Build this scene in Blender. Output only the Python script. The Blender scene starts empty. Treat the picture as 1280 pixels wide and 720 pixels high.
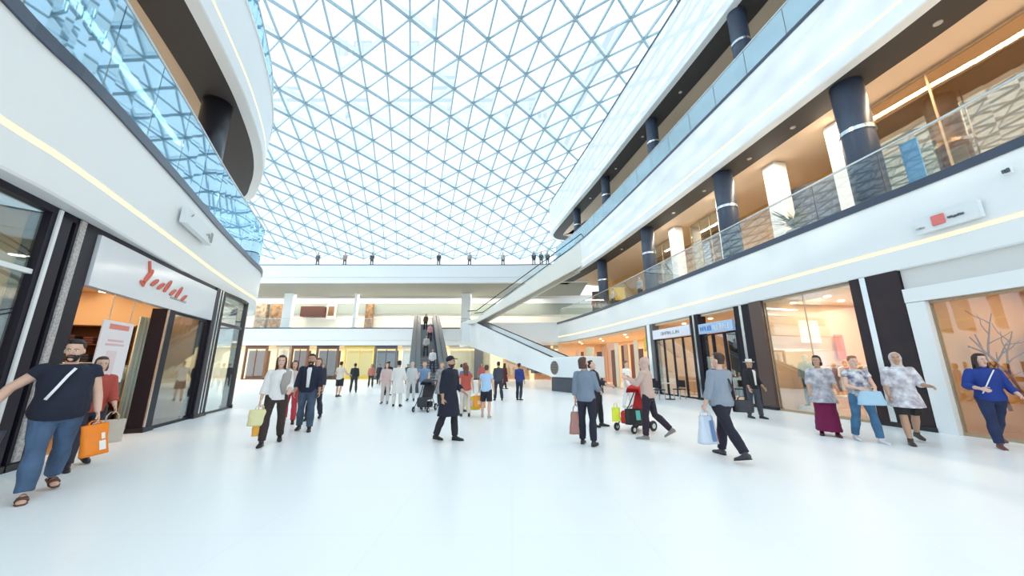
import bpy, bmesh, math, random
from mathutils import Vector, Matrix, noise
random.seed(7)
R = math.radians
col = bpy.context.scene.collection
scn = bpy.context.scene

# ---------------------------------------------------------------- camera
F_PX = 435.0
PITCH = math.atan(98 / 435.0)
cam_d = bpy.data.cameras.new('camera')
cam_d.sensor_width = 36.0
cam_d.lens = 36.0 * F_PX / 1280.0
cam_d.clip_start = 0.05
cam_d.clip_end = 400
cam = bpy.data.objects.new('camera', cam_d)
col.objects.link(cam)
cam.location = (0, 0, 1.5)
cam.rotation_euler = (R(90) + PITCH, 0, 0)
scn.camera = cam
# ---------------------------------------------------------------- view, sky, sun
vs = scn.view_settings
vs.view_transform = 'Standard'
vs.look = 'None'
vs.gamma = 1.0
vs.use_curve_mapping = False
vs.exposure = 0.54
WORLD_STRENGTH = 1.36
SUN_STRENGTH = 0.85
world = bpy.data.worlds.new('world')
scn.world = world
world.use_nodes = True
wn = world.node_tree.nodes
wl = world.node_tree.links
wbg = wn['Background']
wtc = wn.new('ShaderNodeTexCoord')
wsep = wn.new('ShaderNodeSeparateXYZ')
wramp = wn.new('ShaderNodeValToRGB')
wramp.color_ramp.elements[0].position = 0.0
wramp.color_ramp.elements[0].color = (0.76, 0.87, 0.95, 1)
wramp.color_ramp.elements[1].position = 0.9
wramp.color_ramp.elements[1].color = (0.66, 0.82, 0.93, 1)
wl.new(wtc.outputs['Generated'], wsep.inputs[0])
wl.new(wsep.outputs['Z'], wramp.inputs[0])
wl.new(wramp.outputs[0], wbg.inputs['Color'])
wbg.inputs['Strength'].default_value = WORLD_STRENGTH
sun_d = bpy.data.lights.new('sun', 'SUN')
sun_d.energy = SUN_STRENGTH
sun_d.angle = R(1.2)
sun_d.color = (1.0, 0.92, 0.80)
sun = bpy.data.objects.new('sun', sun_d)
col.objects.link(sun)
# low sun from the left of the hall
sun.rotation_euler = Vector((0.86, 0.12, -0.46)).to_track_quat('-Z', 'Y').to_euler()

# ---------------------------------------------------------------- materials
_m = {}
def mat(name, colr, rough=0.5, metal=0.0, emit=0.0, spec=0.5, bump=0.0, bscale=30.0, var=None, vscale=3.0, coat=0.0):
    if name in _m:
        return _m[name]
    m = bpy.data.materials.new(name)
    m.use_nodes = True
    nt = m.node_tree
    b = nt.nodes['Principled BSDF']
    b.inputs['Base Color'].default_value = (*colr, 1)
    b.inputs['Roughness'].default_value = rough
    b.inputs['Metallic'].default_value = metal
    b.inputs['Specular IOR Level'].default_value = spec
    if coat:
        b.inputs['Coat Weight'].default_value = coat
        b.inputs['Coat Roughness'].default_value = 0.05
    if emit:
        b.inputs['Emission Color'].default_value = (*colr, 1)
        b.inputs['Emission Strength'].default_value = emit
    tc = nt.nodes.new('ShaderNodeTexCoord')
    if var:
        n = nt.nodes.new('ShaderNodeTexNoise')
        n.inputs['Scale'].default_value = vscale
        n.inputs['Detail'].default_value = 4
        r = nt.nodes.new('ShaderNodeValToRGB')
        r.color_ramp.elements[0].position = 0.35
        r.color_ramp.elements[0].color = (*colr, 1)
        r.color_ramp.elements[1].position = 0.65
        r.color_ramp.elements[1].color = (*var, 1)
        nt.links.new(tc.outputs['Object'], n.inputs['Vector'])
        nt.links.new(n.outputs['Fac'], r.inputs[0])
        nt.links.new(r.outputs[0], b.inputs['Base Color'])
    if bump:
        n = nt.nodes.new('ShaderNodeTexNoise')
        n.inputs['Scale'].default_value = bscale
        n.inputs['Detail'].default_value = 3
        bp = nt.nodes.new('ShaderNodeBump')
        bp.inputs['Strength'].default_value = bump
        bp.inputs['Distance'].default_value = 0.01
        nt.links.new(tc.outputs['Object'], n.inputs['Vector'])
        nt.links.new(n.outputs['Fac'], bp.inputs['Height'])
        nt.links.new(bp.outputs[0], b.inputs['Normal'])
    _m[name] = m
    return m

def glass(name, tint=(0.9, 0.96, 0.97), refl=0.25, rcol=(0.9, 0.97, 1.0), rough=0.02, edge=0.45):
    """thin architectural glass: lets light straight through, mirrors a share of it"""
    if name in _m:
        return _m[name]
    m = bpy.data.materials.new(name)
    m.use_nodes = True
    nt = m.node_tree
    nt.nodes.clear()
    out = nt.nodes.new('ShaderNodeOutputMaterial')
    mix = nt.nodes.new('ShaderNodeMixShader')
    tr = nt.nodes.new('ShaderNodeBsdfTransparent')
    gl = nt.nodes.new('ShaderNodeBsdfGlossy')
    lw = nt.nodes.new('ShaderNodeLayerWeight')
    mth = nt.nodes.new('ShaderNodeMath')
    mth.operation = 'MULTIPLY_ADD'
    lw.inputs['Blend'].default_value = 0.35
    mth.inputs[1].default_value = edge
    mth.inputs[2].default_value = refl
    mth.use_clamp = True
    tr.inputs['Color'].default_value = (*tint, 1)
    gl.inputs['Color'].default_value = (*rcol, 1)
    gl.inputs['Roughness'].default_value = rough
    nt.links.new(lw.outputs['Fresnel'], mth.inputs[0])
    nt.links.new(mth.outputs[0], mix.inputs[0])
    nt.links.new(tr.outputs[0], mix.inputs[1])
    nt.links.new(gl.outputs[0], mix.inputs[2])
    nt.links.new(mix.outputs[0], out.inputs[0])
    _m[name] = m
    return m

def floor_mat():
    m = mat('polished white floor', (0.90, 0.92, 0.93), 0.30, spec=0.22)
    nt = m.node_tree
    b = nt.nodes['Principled BSDF']
    tc = nt.nodes.new('ShaderNodeTexCoord')
    br = nt.nodes.new('ShaderNodeTexBrick')
    br.offset = 0.0
    br.inputs['Color1'].default_value = (0.90, 0.92, 0.93, 1)
    br.inputs['Color2'].default_value = (0.885, 0.91, 0.92, 1)
    br.inputs['Mortar'].default_value = (0.86, 0.885, 0.90, 1)
    br.inputs['Scale'].default_value = 1.0
    br.inputs['Mortar Size'].default_value = 0.006
    br.inputs['Brick Width'].default_value = 1.2
    br.inputs['Row Height'].default_value = 1.2
    nt.links.new(tc.outputs['Object'], br.inputs['Vector'])
    nt.links.new(br.outputs['Color'], b.inputs['Base Color'])
    return m

WHITE = mat('white fascia panel', (0.86, 0.88, 0.88), 0.35, spec=0.4)
CREAM = mat('cream plaster', (0.84, 0.80, 0.72), 0.6)
DARK = mat('dark painted metal', (0.018, 0.016, 0.026), 0.35, spec=0.2)
NAVY = mat('navy grey metal cap', (0.045, 0.06, 0.095), 0.3)
SOFFIT = mat('charcoal soffit', (0.060, 0.052, 0.050), 0.6)
BEIGE = mat('beige ceiling board', (0.80, 0.62, 0.46), 0.6)
GREY = mat('grey gallery wall', (0.34, 0.34, 0.32), 0.6)
STEEL = mat('brushed steel', (0.62, 0.66, 0.68), 0.25, 0.9)
LATT = mat('blue grey roof steel', (0.36, 0.47, 0.53), 0.5)
LED = mat('warm light strip', (1.0, 0.80, 0.45), 0.5, emit=0.55)
LAMP = mat('warm downlight', (1.0, 0.86, 0.62), 0.5, emit=6)
RAILG = glass('balustrade glass', (0.70, 0.86, 0.92), 0.40, (0.66, 0.85, 0.96))
FROSTG = glass('frosted balustrade glass', (0.72, 0.86, 0.90), 0.42, (0.80, 0.92, 0.97), 0.18)
CLEARG = glass('clear balustrade glass', (0.97, 0.985, 0.98), 0.03, (0.95, 0.97, 0.97), 0.02, 0.16)
SHOPG = glass('shopfront glass', (0.93, 0.95, 0.94), 0.05)
ROOFG = glass('roof glass', (0.90, 0.955, 0.98), 0.03)
WARMW = mat('warm shop wall', (0.82, 0.56, 0.33), 0.6)
PEACH = mat('peach shop wall', (0.86, 0.62, 0.42), 0.6)
WOOD = mat('wood shop floor', (0.52, 0.28, 0.12), 0.35, var=(0.60, 0.34, 0.16), vscale=4)
OCHRE = mat('ochre shop wall', (0.64, 0.35, 0.10), 0.55, var=(0.72, 0.43, 0.14), vscale=0.8)

# ---------------------------------------------------------------- helpers
class MB:
    """collects shapes into one mesh"""
    def __init__(self):
        self.bm = bmesh.new()
    def box(self, c, s, rz=0.0, M=None):
        mtx = Matrix.Translation(c) @ Matrix.Rotation(rz, 4, 'Z') @ Matrix.Diagonal((*s, 1))
        if M is not None:
            mtx = M @ mtx
        bmesh.ops.create_cube(self.bm, size=1, matrix=mtx)
        return self
    def bar(self, a, b, w, h=None, up=(0, 0, 1)):
        a, b = Vector(a), Vector(b)
        h = h or w
        d = b - a
        L = d.length
        if L < 1e-6:
            return self
        z = d / L
        up = Vector(up)
        x = up.cross(z)
        if x.length < 1e-4:
            x = Vector((1, 0, 0))
        x.normalize()
        y = z.cross(x)
        M = Matrix((x, y, z)).transposed().to_4x4()
        M.translation = (a + b) / 2
        bmesh.ops.create_cube(self.bm, size=1, matrix=M @ Matrix.Diagonal((w, h, L, 1)))
        return self
    def tube(self, pts, r, n=10, cap=True):
        pts = [Vector(p) for p in pts]
        rr = r if isinstance(r, (list, tuple)) else [r] * len(pts)
        loft(self.bm, pts, [(q, q) for q in rr], n, cap=cap)
        return self
    def ell(self, c, s, M=None, u=14, v=10):
        mtx = Matrix.Translation(c) @ Matrix.Diagonal((*s, 1))
        if M is not None:
            mtx = M @ mtx
        bmesh.ops.create_uvsphere(self.bm, u_segments=u, v_segments=v, radius=1, matrix=mtx)
        return self
    def cyl(self, c, r, h, n=24, r2=None, M=None):
        mtx = Matrix.Translation(c)
        if M is not None:
            mtx = mtx @ M
        bmesh.ops.create_cone(self.bm, cap_ends=True, segments=n, radius1=r, radius2=r if r2 is None else r2, depth=h, matrix=mtx)
        return self
    def poly(self, pts):
        self.bm.faces.new([self.bm.verts.new(p) for p in pts])
        return self
    def build(self, name, m, parent=None, smooth=False, bevel=0.0, kind=None):
        me = bpy.data.meshes.new(name)
        bmesh.ops.recalc_face_normals(self.bm, faces=self.bm.faces)
        self.bm.to_mesh(me)
        self.bm.free()
        me.materials.append(m)
        o = bpy.data.objects.new(name, me)
        col.objects.link(o)
        if parent:
            o.parent = parent
            o.matrix_parent_inverse = Matrix.Translation(parent.location).inverted() if parent.rotation_euler.z == 0 else parent.matrix_basis.inverted()
        if smooth:
            for p in me.polygons:
                p.use_smooth = True
        if bevel:
            bv = o.modifiers.new('bevel', 'BEVEL')
            bv.width = bevel
            bv.segments = 2
            bv.limit_method = 'ANGLE'
        if kind:
            o['kind'] = kind
        return o

def loft(bm, pts, radii, n=12, ref=(1, 0, 0), cap=True, offs=None):
    """closed tube through pts; radii = (half size along ref, half size across)"""
    rings = []
    N = len(pts)
    for i, p in enumerate(pts):
        if i == 0:
            d = pts[1] - pts[0]
        elif i == N - 1:
            d = pts[-1] - pts[-2]
        else:
            d = (pts[i + 1] - pts[i]).normalized() + (pts[i] - pts[i - 1]).normalized()
        d = d.normalized()
        x = Vector(ref) - d * Vector(ref).dot(d)
        if x.length < 0.15:
            x = Vector((0, 1, 0)) - d * d.y
            if x.length < 0.15:
                x = Vector((0, 0, 1)) - d * d.z
        x.normalize()
        y = d.cross(x)
        a, b = radii[i]
        rings.append([bm.verts.new(p + x * (a * math.cos(t)) + y * (b * math.sin(t))) for t in [2 * math.pi * k / n for k in range(n)]])
    for i in range(N - 1):
        for k in range(n):
            bm.faces.new((rings[i][k], rings[i][(k + 1) % n], rings[i + 1][(k + 1) % n], rings[i + 1][k]))
    if cap:
        bm.faces.new(rings[0][::-1])
        bm.faces.new(rings[-1])

def empty(name, loc, label, cat, group=None, rz=0.0):
    o = bpy.data.objects.new(name, None)
    o.empty_display_size = 0.1
    o.location = loc
    o.rotation_euler = (0, 0, rz)
    col.objects.link(o)
    return tag(o, label, cat, group)

def tag(o, label, cat, group=None):
    o['label'] = label
    o['category'] = cat
    if group:
        o['group'] = group
    return o

def copy_tree(o, parent=None):
    c = o.copy()
    col.objects.link(c)
    if parent is not None:
        c.parent = parent
    for ch in list(o.children):
        copy_tree(ch, c)
    return c

class Path:
    """smooth plan curve; side = sign of the inward (gallery) normal relative to the left of travel"""
    def __init__(self, pts, side, sub=6):
        P = [Vector((x, y)) for x, y in pts]
        P = [P[0] * 2 - P[1]] + P + [P[-1] * 2 - P[-2]]
        out = []
        for i in range(1, len(P) - 2):
            p0, p1, p2, p3 = P[i - 1:i + 3]
            for k in range(sub):
                t = k / sub
                out.append(0.5 * ((2 * p1) + (p2 - p0) * t + (2 * p0 - 5 * p1 + 4 * p2 - p3) * t * t + (3 * p1 - p0 - 3 * p2 + p3) * t ** 3))
        out.append(P[-2])
        self.p = out
        self.side = side
        self.s = [0.0]
        for a, b in zip(out, out[1:]):
            self.s.append(self.s[-1] + (b - a).length)
        self.L = self.s[-1]
        self.n = []
        for i in range(len(out)):
            d = (out[min(i + 1, len(out) - 1)] - out[max(i - 1, 0)]).normalized()
            self.n.append(Vector((-d.y, d.x)) * side)
    def at(self, s):
        s = max(0, min(self.L, s))
        for i in range(len(self.p) - 1):
            if s <= self.s[i + 1] + 1e-9:
                t = (s - self.s[i]) / (self.s[i + 1] - self.s[i])
                return self.p[i].lerp(self.p[i + 1], t), self.n[i].lerp(self.n[i + 1], t).normalized()
    def at_y(self, y):
        """arc length where the curve crosses Y = y"""
        for i in range(len(self.p) - 1):
            a, b = self.p[i], self.p[i + 1]
            if (a.y - y) * (b.y - y) <= 0 and abs(a.y - b.y) > 1e-6:
                return self.s[i] + (self.s[i + 1] - self.s[i]) * (y - a.y) / (b.y - a.y)
        return 0 if abs(self.p[0].y - y) < abs(self.p[-1].y - y) else self.L
    def samples(self, s0=None, s1=None):
        s0 = 0 if s0 is None else s0
        s1 = self.L if s1 is None else s1
        ss = [s0] + [s for s in self.s if s0 + 1e-4 < s < s1 - 1e-4] + [s1]
        return [self.at(s) for s in ss]
    def sweep(self, mb, prof, s0=None, s1=None, closed=True):
        """prof = [(offset inward, z)]"""
        S = self.samples(s0, s1)
        rings = [[mb.bm.verts.new((p.x + n.x * o, p.y + n.y * o, z)) for o, z in prof] for p, n in S]
        K = len(prof)
        for a, b in zip(rings, rings[1:]):
            for k in range(K if closed else K - 1):
                mb.bm.faces.new((a[k], a[(k + 1) % K], b[(k + 1) % K], b[k]))
        if closed:
            mb.bm.faces.new(rings[0])
            mb.bm.faces.new(rings[-1][::-1])
        return mb
    def pos(self, s, o, z):
        p, n = self.at(s)
        return Vector((p.x + n.x * o, p.y + n.y * o, z))
    def rot(self, s):
        p, n = self.at(s)
        return math.atan2(n.y, n.x) - math.pi / 2   # local +Y = inward normal

# plan curves of the galleries
PR = Path([(10.6, -8), (10.5, 0), (10.12, 6.5), (9.78, 9.1), (9.25, 12.8), (8.95, 14.8), (8.05, 20.7), (7.0, 27), (5.9, 32), (4.6, 36.5)], -1)
PR3 = Path([(10.6, -8), (10.5, 0), (10.12, 6.5), (9.62, 12.0), (8.1, 20.7), (7.0, 27), (5.8, 33), (4.75, 38.5), (4.75, 40.2), (5.6, 41.4), (7.5, 42)], -1)
PL = Path([(-4.3, -8), (-4.9, 0), (-6.35, 3.7), (-6.8, 4.9), (-8.3, 8.1), (-9.65, 10.9), (-11.0, 13.9), (-11.9, 15.9), (-12.9, 17.0), (-14.6, 17.7), (-18, 18.2), (-30, 19)], 1)
PLG = Path([(-4.7, -8), (-5.2, 0), (-6.75, 4.0), (-7.7, 6.41), (-8.64, 8.7), (-9.6, 11.3), (-10.8, 14.0), (-14, 15.2), (-24, 17.5)], 1)
PL2 = Path([(-5.2, -8), (-5.8, 0), (-6.9, 4.6), (-7.6, 6.7), (-8.35, 8.7), (-9.05, 10.35), (-10.15, 12.5), (-11.3, 14.25), (-12.6, 15.8), (-14.2, 17.3), (-17.5, 18.8), (-26, 20)], 1)
PF1 = Path([(6.0, 41), (-4, 41), (-14, 41), (-24, 41), (-42, 41)], -1, 2)
PF2 = Path([(8.0, 35.5), (0, 36), (-14, 36), (-26.5, 36), (-42, 36)], -1, 3)

def obj_struct(name, mb, m, parent=None, **k):
    o = mb.build(name, m, parent, **k)
    if parent is None:
        o['kind'] = 'structure'
    return o

# ---------------------------------------------------------------- floor
fb = MB()
fb.poly([(-46, -14, 0), (24, -14, 0), (24, 60, 0), (-46, 60, 0)])
obj_struct('floor', fb, floor_mat())

# ---------------------------------------------------------------- glass roof on a triangular steel lattice
ZT = [(-20, 24.0), (24.6, 24.0), (27.6, 23.78), (30.6, 23.44), (33.6, 22.98), (36.6, 22.55), (39.6, 22.1), (42.6, 21.5), (45.6, 20.75), (48.6, 20.0), (51.6, 19.3), (54.6, 18.7), (60, 17.5)]
def roof_z(y):
    for (a, za), (b, zb) in zip(ZT, ZT[1:]):
        if y <= b:
            return za + (zb - za) * (y - a) / (b - a)
    return ZT[-1][1]
def node(i, j):
    jj = j + (0.5 if i % 2 else 0.0)
    y = 18.6 + 3.0 * jj
    return Vector((-6.77 + 1.83 * i - 0.85 * jj, y, roof_z(y)))
lat = MB()
gz = MB()
nd = MB()
gv = {}
def inside(p):
    return -47 < p.x < 15 and -9 < p.y < 56 and not (p.x < -32 and p.y < 15)
for i in range(-24, 18):
    for j in range(-10, 13):
        a = node(i, j)
        if not inside(a):
            continue
        nb = [node(i, j + 1), node(i + 1, j if i % 2 == 0 else j + 1), node(i + 1, j - 1 if i % 2 == 0 else j)]
        for k, b in enumerate(nb):
            if inside(b):
                lat.bar(a, b, 0.10, 0.22, (0, 0, 1)) if k != 2 else lat.bar(a, b, 0.08, 0.14, (0, 0, 1))
        nd.cyl(a + Vector((0, 0, -0.02)), 0.12, 0.3, 8)
        for tri in ((a, nb[0], nb[1]), (a, nb[1], nb[2])):
            if all(inside(q) for q in tri):
                up = Vector((0, 0, 0.2))
                gz.bm.faces.new([gz.bm.verts.new(q + up) for q in tri])
roof = gz.build('ceiling', ROOFG)
roof['kind'] = 'structure'
roof['label'] = 'clear glass panes of the great triangular gridshell roof'
lat.build('lattice', LATT, roof)
nd.build('lattice_node', LATT, roof)

# ---------------------------------------------------------------- galleries
def gallery(name, path, zb, zt, led=True, setb=0.0, soffw=1.5, depth=6.5, ceil=BEIGE, s0=None, s1=None, capm=NAVY, cap_h=0.2, floor_t=0.35, soff=SOFFIT):
    """curved fascia with light strip, dark cap, soffit and floor slab"""
    m = MB()
    path.sweep(m, [(0.03, zb), (0.0, zb + 0.03), (-0.02, zb + 0.50), (0.06, zb + 0.50), (0.06, zb + 0.60), (-0.02, zb + 0.60), (-0.03, zt - cap_h), (0.35, zt - cap_h), (0.35, zb)], s0, s1)
    root = obj_struct(name, m, WHITE)
    if led:
        l = MB()
        path.sweep(l, [(-0.02, zb + 0.515), (0.055, zb + 0.515), (0.055, zb + 0.585), (-0.02, zb + 0.585)], s0, s1)
        l.build('light_strip', LED, root)
    c = MB()
    path.sweep(c, [(-0.07, zt - cap_h), (-0.07, zt), (0.40, zt), (0.40, zt - cap_h)], s0, s1)
    c.build('cap', capm, root)
    s = MB()
    path.sweep(s, [(0.351, zb + 0.01), (0.351, zb + 0.06), (soffw, zb + 0.06), (soffw, zb + 0.01)], s0, s1)
    s.build('soffit', soff, root)
    f = MB()
    path.sweep(f, [(0.401, zt - floor_t), (0.401, zt - 0.02), (depth, zt - 0.02), (depth, zt - floor_t)], s0, s1)
    f.build('gallery_floor', CREAM, root)
    if ceil:
        g = MB()
        path.sweep(g, [(soffw + 0.001, zb + 0.10), (soffw + 0.001, zb + 0.2), (depth, zb + 0.2), (depth, zb + 0.10)], s0, s1)
        g.build('gallery_ceiling', ceil, root)
    return root

def balustrade(path, z0, z1, label, step=1.6, s0=0.0, s1=None, off=0.12, lean=0.0, m=RAILG, rail=STEEL, posts=True):
    s1 = path.L if s1 is None else s1
    n = max(1, round((s1 - s0) / step))
    st = (s1 - s0) / n
    mid = path.pos((s0 + s1) / 2, off, z0)
    root = empty('glass_balustrade', mid, label, 'balustrade')
    for i in range(n):
        a, b = s0 + i * st + 0.015, s0 + (i + 1) * st - 0.015
        p = MB()
        path.sweep(p, [(off, z0), (off + lean, z1 - 0.05), (off + lean + 0.02, z1 - 0.05), (off + 0.02, z0)], a, b)
        p.build('glass_panel', m, root)
    h = MB()
    S = path.samples(s0, s1)
    o = off + lean + 0.01
    h.tube([(p.x + nn.x * o, p.y + nn.y * o, z1) for p, nn in S], 0.035, 8)
    h.build('handrail', rail, root, smooth=True)
    return root

gallery('wall_right_lower', PR, 3.9, 5.95)
gallery('wall_right_middle', PR, 10.2, 12.85, cap_h=0.12)
gallery('wall_right_upper', PR3, 17.0, 20.9, cap_h=0.12)
gallery('wall_left_lower', PL, 3.95, 5.98, soffw=0.8, ceil=None)
gallery('wall_left_upper', PL2, 10.2, 12.65, cap_h=0.1, capm=WHITE, soffw=1.45, depth=5.5)
gallery('wall_far_lower', PF1, 3.9, 5.95, led=False, cap_h=0.12, depth=9, ceil=None)
gallery('wall_far_upper', PF2, 10.2, 12.2, led=False, cap_h=0.08, depth=10, soffw=7.5, soff=mat('olive grey soffit', (0.30, 0.30, 0.26), 0.6), ceil=None)

balustrade(PL, 5.98, 7.95, 'tall mirror-bright glass balustrade above the curved white fascia of the poster shop', 1.5, PL.at_y(1), PL.at_y(17.6))
balustrade(PL2, 12.65, 13.9, 'glass balustrade with pale handrail high on the curved gallery nose with the tapering end', 1.6, PL2.at_y(4), PL2.at_y(19))
balustrade(PR, 5.95, 7.25, 'glass balustrade with slanting steel handrail over the fascia carrying the red square sign', 1.8, PR.at_y(3), PR.L - 1, m=CLEARG)
balustrade(PR, 12.85, 14.2, 'pale blue glass balustrade on the middle of the three stacked straight galleries', 1.8, PR.at_y(3), PR.L - 0.3, m=FROSTG)
balustrade(PF1, 5.95, 7.05, 'long glass balustrade along the low far bridge beyond the escalators', 2.0, 8, PF1.L - 6, m=CLEARG)
balustrade(PF2, 12.2, 13.3, 'long glass balustrade along the high far balcony under the roof', 2.0, 2, PF2.L - 8, m=CLEARG)

# left wing behind upper balustrade: recessed grey wall with white bays
w = MB()
PL2.sweep(w, [(5.2, 12.6), (5.2, 17.3), (5.5, 17.3), (5.5, 12.6)], 0, PL2.at_y(18))
obj_struct('wall_left_recess', w, GREY)
w = MB()
PL.sweep(w, [(5.0, 5.9), (5.0, 10.2), (5.2, 10.2), (5.2, 5.9)], 0, PL.at_y(17.5))
obj_struct('wall_left_gallery', w, mat('tan gallery wall', (0.55, 0.42, 0.30), 0.6))
w = MB()
PR.sweep(w, [(6.2, 12.8), (6.2, 17.0), (6.5, 17.0), (6.5, 12.8)], 0, PR.L)
obj_struct('wall_right_gallery', w, GREY)

# ---------------------------------------------------------------- columns
COLM = mat('slate blue column paint', (0.055, 0.072, 0.11), 0.4, spec=0.3)
def column(x, y, z0, z1, r, label, collar=True, m=COLM):
    e = empty('round_column', (x, y, z0), label, 'column', None)
    MB().cyl((x, y, (z0 + z1) / 2), r, z1 - z0, 32).build('shaft', m, e, smooth=False)
    for p in e.children[0].data.polygons:
        p.use_smooth = abs(p.normal.z) < 0.5
    if collar:
        MB().cyl((x, y, z0 + (z1 - z0) * 0.60), r + 0.03, 0.12, 32).build('collar', STEEL, e)
    MB().cyl((x, y, z0 + 0.06), r + 0.05, 0.12, 32).build('foot_ring', STEEL, e)
    return e
for x, y, lb in ((10.62, 9.4, 'thick slate column with steel collar behind the handrail, nearest of the lower gallery row'),
                 (9.75, 14.6, 'round slate column on the lower gallery beside the white pillar, second of its row'),
                 (8.75, 21.2, 'round slate column on the lower gallery in front of the dark arch, third of its row'),
                 (7.6, 28.2, 'round slate column at the far end of the lower gallery row')):
    column(x, y, 5.93, 10.2, 0.40, lb)
for x, y, lb in ((10.1, 12.6, 'round column on the middle gallery, nearest of the upper row'),
                 (9.0, 19.6, 'round column on the middle gallery, second of the upper row'),
                 (7.85, 26.6, 'round column on the middle gallery, third of the upper row'),
                 (6.6, 32.8, 'round column on the middle gallery, last of the upper row')):
    column(x, y, 12.83, 17.0, 0.36, lb)
column(-9.98, 10.15, 5.96, 10.2, 0.40, 'near black round column under the dark soffit of the curved gallery', False, mat('black column paint', (0.02, 0.02, 0.028), 0.3))

# ---------------------------------------------------------------- lights inside shops and galleries
def area(loc, sx, sy, e, c=(1, 0.78, 0.52), rz=0.0):
    d = bpy.data.lights.new('ceiling_lamp', 'AREA')
    d.shape = 'RECTANGLE'
    d.size, d.size_y = sx, sy
    d.energy = e
    d.color = c
    o = bpy.data.objects.new('ceiling_lamp', d)
    o.location = loc
    o.rotation_euler = (0, 0, rz)
    col.objects.link(o)
    return o

def shop_box(name, path, s0, s1, o0, depth, z1, wallm, floorm, power, lamps=6, lc=(1, 0.8, 0.55), z0=0.012):
    """the room behind a shopfront: floor, back and side walls, ceiling; lit by its own ceiling lamps"""
    room = MB()
    o1 = o0 + depth
    path.sweep(room, [(o1, z0), (o1, z1), (o1 + 0.15, z1), (o1 + 0.15, z0)], s0, s1)
    for s in (s0, s1):
        a, b = path.pos(s, o0, 0), path.pos(s, o1, 0)
        room.bar((a.x, a.y, (z0 + z1) / 2), (b.x, b.y, (z0 + z1) / 2), 0.1, z1 - z0)
    root = obj_struct(name, room, wallm)
    f = MB()
    path.sweep(f, [(o0, z0 - 0.01), (o0, z0 + 0.01), (o1, z0 + 0.01), (o1, z0 - 0.01)], s0, s1)
    f.build('shop_floor', floorm, root)
    c = MB()
    path.sweep(c, [(o0, z1), (o0, z1 + 0.08), (o1, z1 + 0.08), (o1, z1)], s0, s1)
    c.build('shop_ceiling', mat('cream shop ceiling', (0.86, 0.72, 0.54), 0.6), root)
    sm = (s0 + s1) / 2
    p = path.pos(sm, o0 + depth * 0.5, z1 - 0.06)
    area(p, (s1 - s0) * 0.8, depth * 0.7, power, lc, path.rot(sm))
    for i in range(lamps):
        q = path.pos(s0 + (s1 - s0) * (i + 0.5) / lamps, o0 + 0.9 + (i % 2) * 1.3, z1 - 0.02)
        MB().cyl(q, 0.09, 0.03, 12).build('downlight', LAMP, root)
    return root

def quad_panel(path, s0, s1, off, z0, z1, t, name, m, parent=None):
    p = MB()
    path.sweep(p, [(off, z0), (off, z1), (off + t, z1), (off + t, z0)], s0, s1)
    return p.build(name, m, parent)

# ---- right ground floor
Y = PR.at_y
shop_box('wall_right_shop', PR, Y(2.0), Y(8.25), 0.2, 5.0, 3.35, OCHRE, WOOD, 110, 6, (1, 0.72, 0.42))
shop_box('wall_right_boutique', PR, Y(9.75), Y(12.8), 0.2, 4.2, 3.8, PEACH, mat('cream shop floor', (0.80, 0.62, 0.42), 0.4), 75, 5, (1, 0.82, 0.6))
shop_box('wall_right_store', PR, Y(14.25), Y(20.4), 0.2, 4.5, 3.8, PEACH, mat('cream shop floor', (0.80, 0.62, 0.42), 0.4), 90, 6, (1, 0.85, 0.65))
shop_box('wall_right_arcade', PR, Y(20.6), PR.L, 0.2, 5, 3.8, PEACH, mat('cream shop floor', (0.80, 0.62, 0.42), 0.4), 260, 8, (1, 0.85, 0.65))
# black pillars
def pillar(path, s0, s1, off, dep, z1, label, m=DARK, strips=()):
    sm = (s0 + s1) / 2
    e = empty('shopfront_pillar', path.pos(sm, off, 0), label, 'pillar')
    quad_panel(path, s0, s1, off, 0.10, z1, dep, 'shaft', m, e)
    quad_panel(path, s0 - 0.03, s1 + 0.03, off - 0.03, 0.0, 0.10, dep + 0.06, 'plinth', mat('black plinth', (0.01, 0.01, 0.012), 0.4), e)
    for a, b, mm in strips:
        quad_panel(path, s0 + a, s0 + b, off - 0.025, 0.12, z1 - 0.02, 0.03, 'cover_strip', mm, e)
    return e
BRN = mat('dark brown stone', (0.040, 0.026, 0.028), 0.3, spec=0.2, var=(0.03, 0.022, 0.028), vscale=2)
pillar(PR, Y(8.62), Y(9.75), 0.02, 0.5, 3.92, 'wide black polished pillar between the two orange lit shops', BRN, ((0.72, 0.86, STEEL),))
pillar(PR, Y(12.8), Y(13.35), 0.02, 0.5, 3.92, 'dark brown pillar at the far edge of the wide peach shop window', mat('brown stone', (0.10, 0.06, 0.05), 0.3))
pillar(PR, Y(13.36), Y(14.2), 0.10, 0.4, 3.92, 'black pillar with a steel strip beside the pale blue shop sign', DARK, ((0.42, 0.55, STEEL),))
pillar(PR, Y(16.3), Y(16.9), 0.02, 0.4, 3.92, 'narrow black pillar between the pale blue sign and the white sign', DARK, ((0.25, 0.37, STEEL),))
pillar(PR, Y(20.2), Y(21.0), 0.02, 0.4, 3.92, 'grey pillar with pale strip at the end of the white shop sign', mat('slate stone', (0.12, 0.13, 0.15), 0.35), ((0.3, 0.6, WHITE),))
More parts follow.
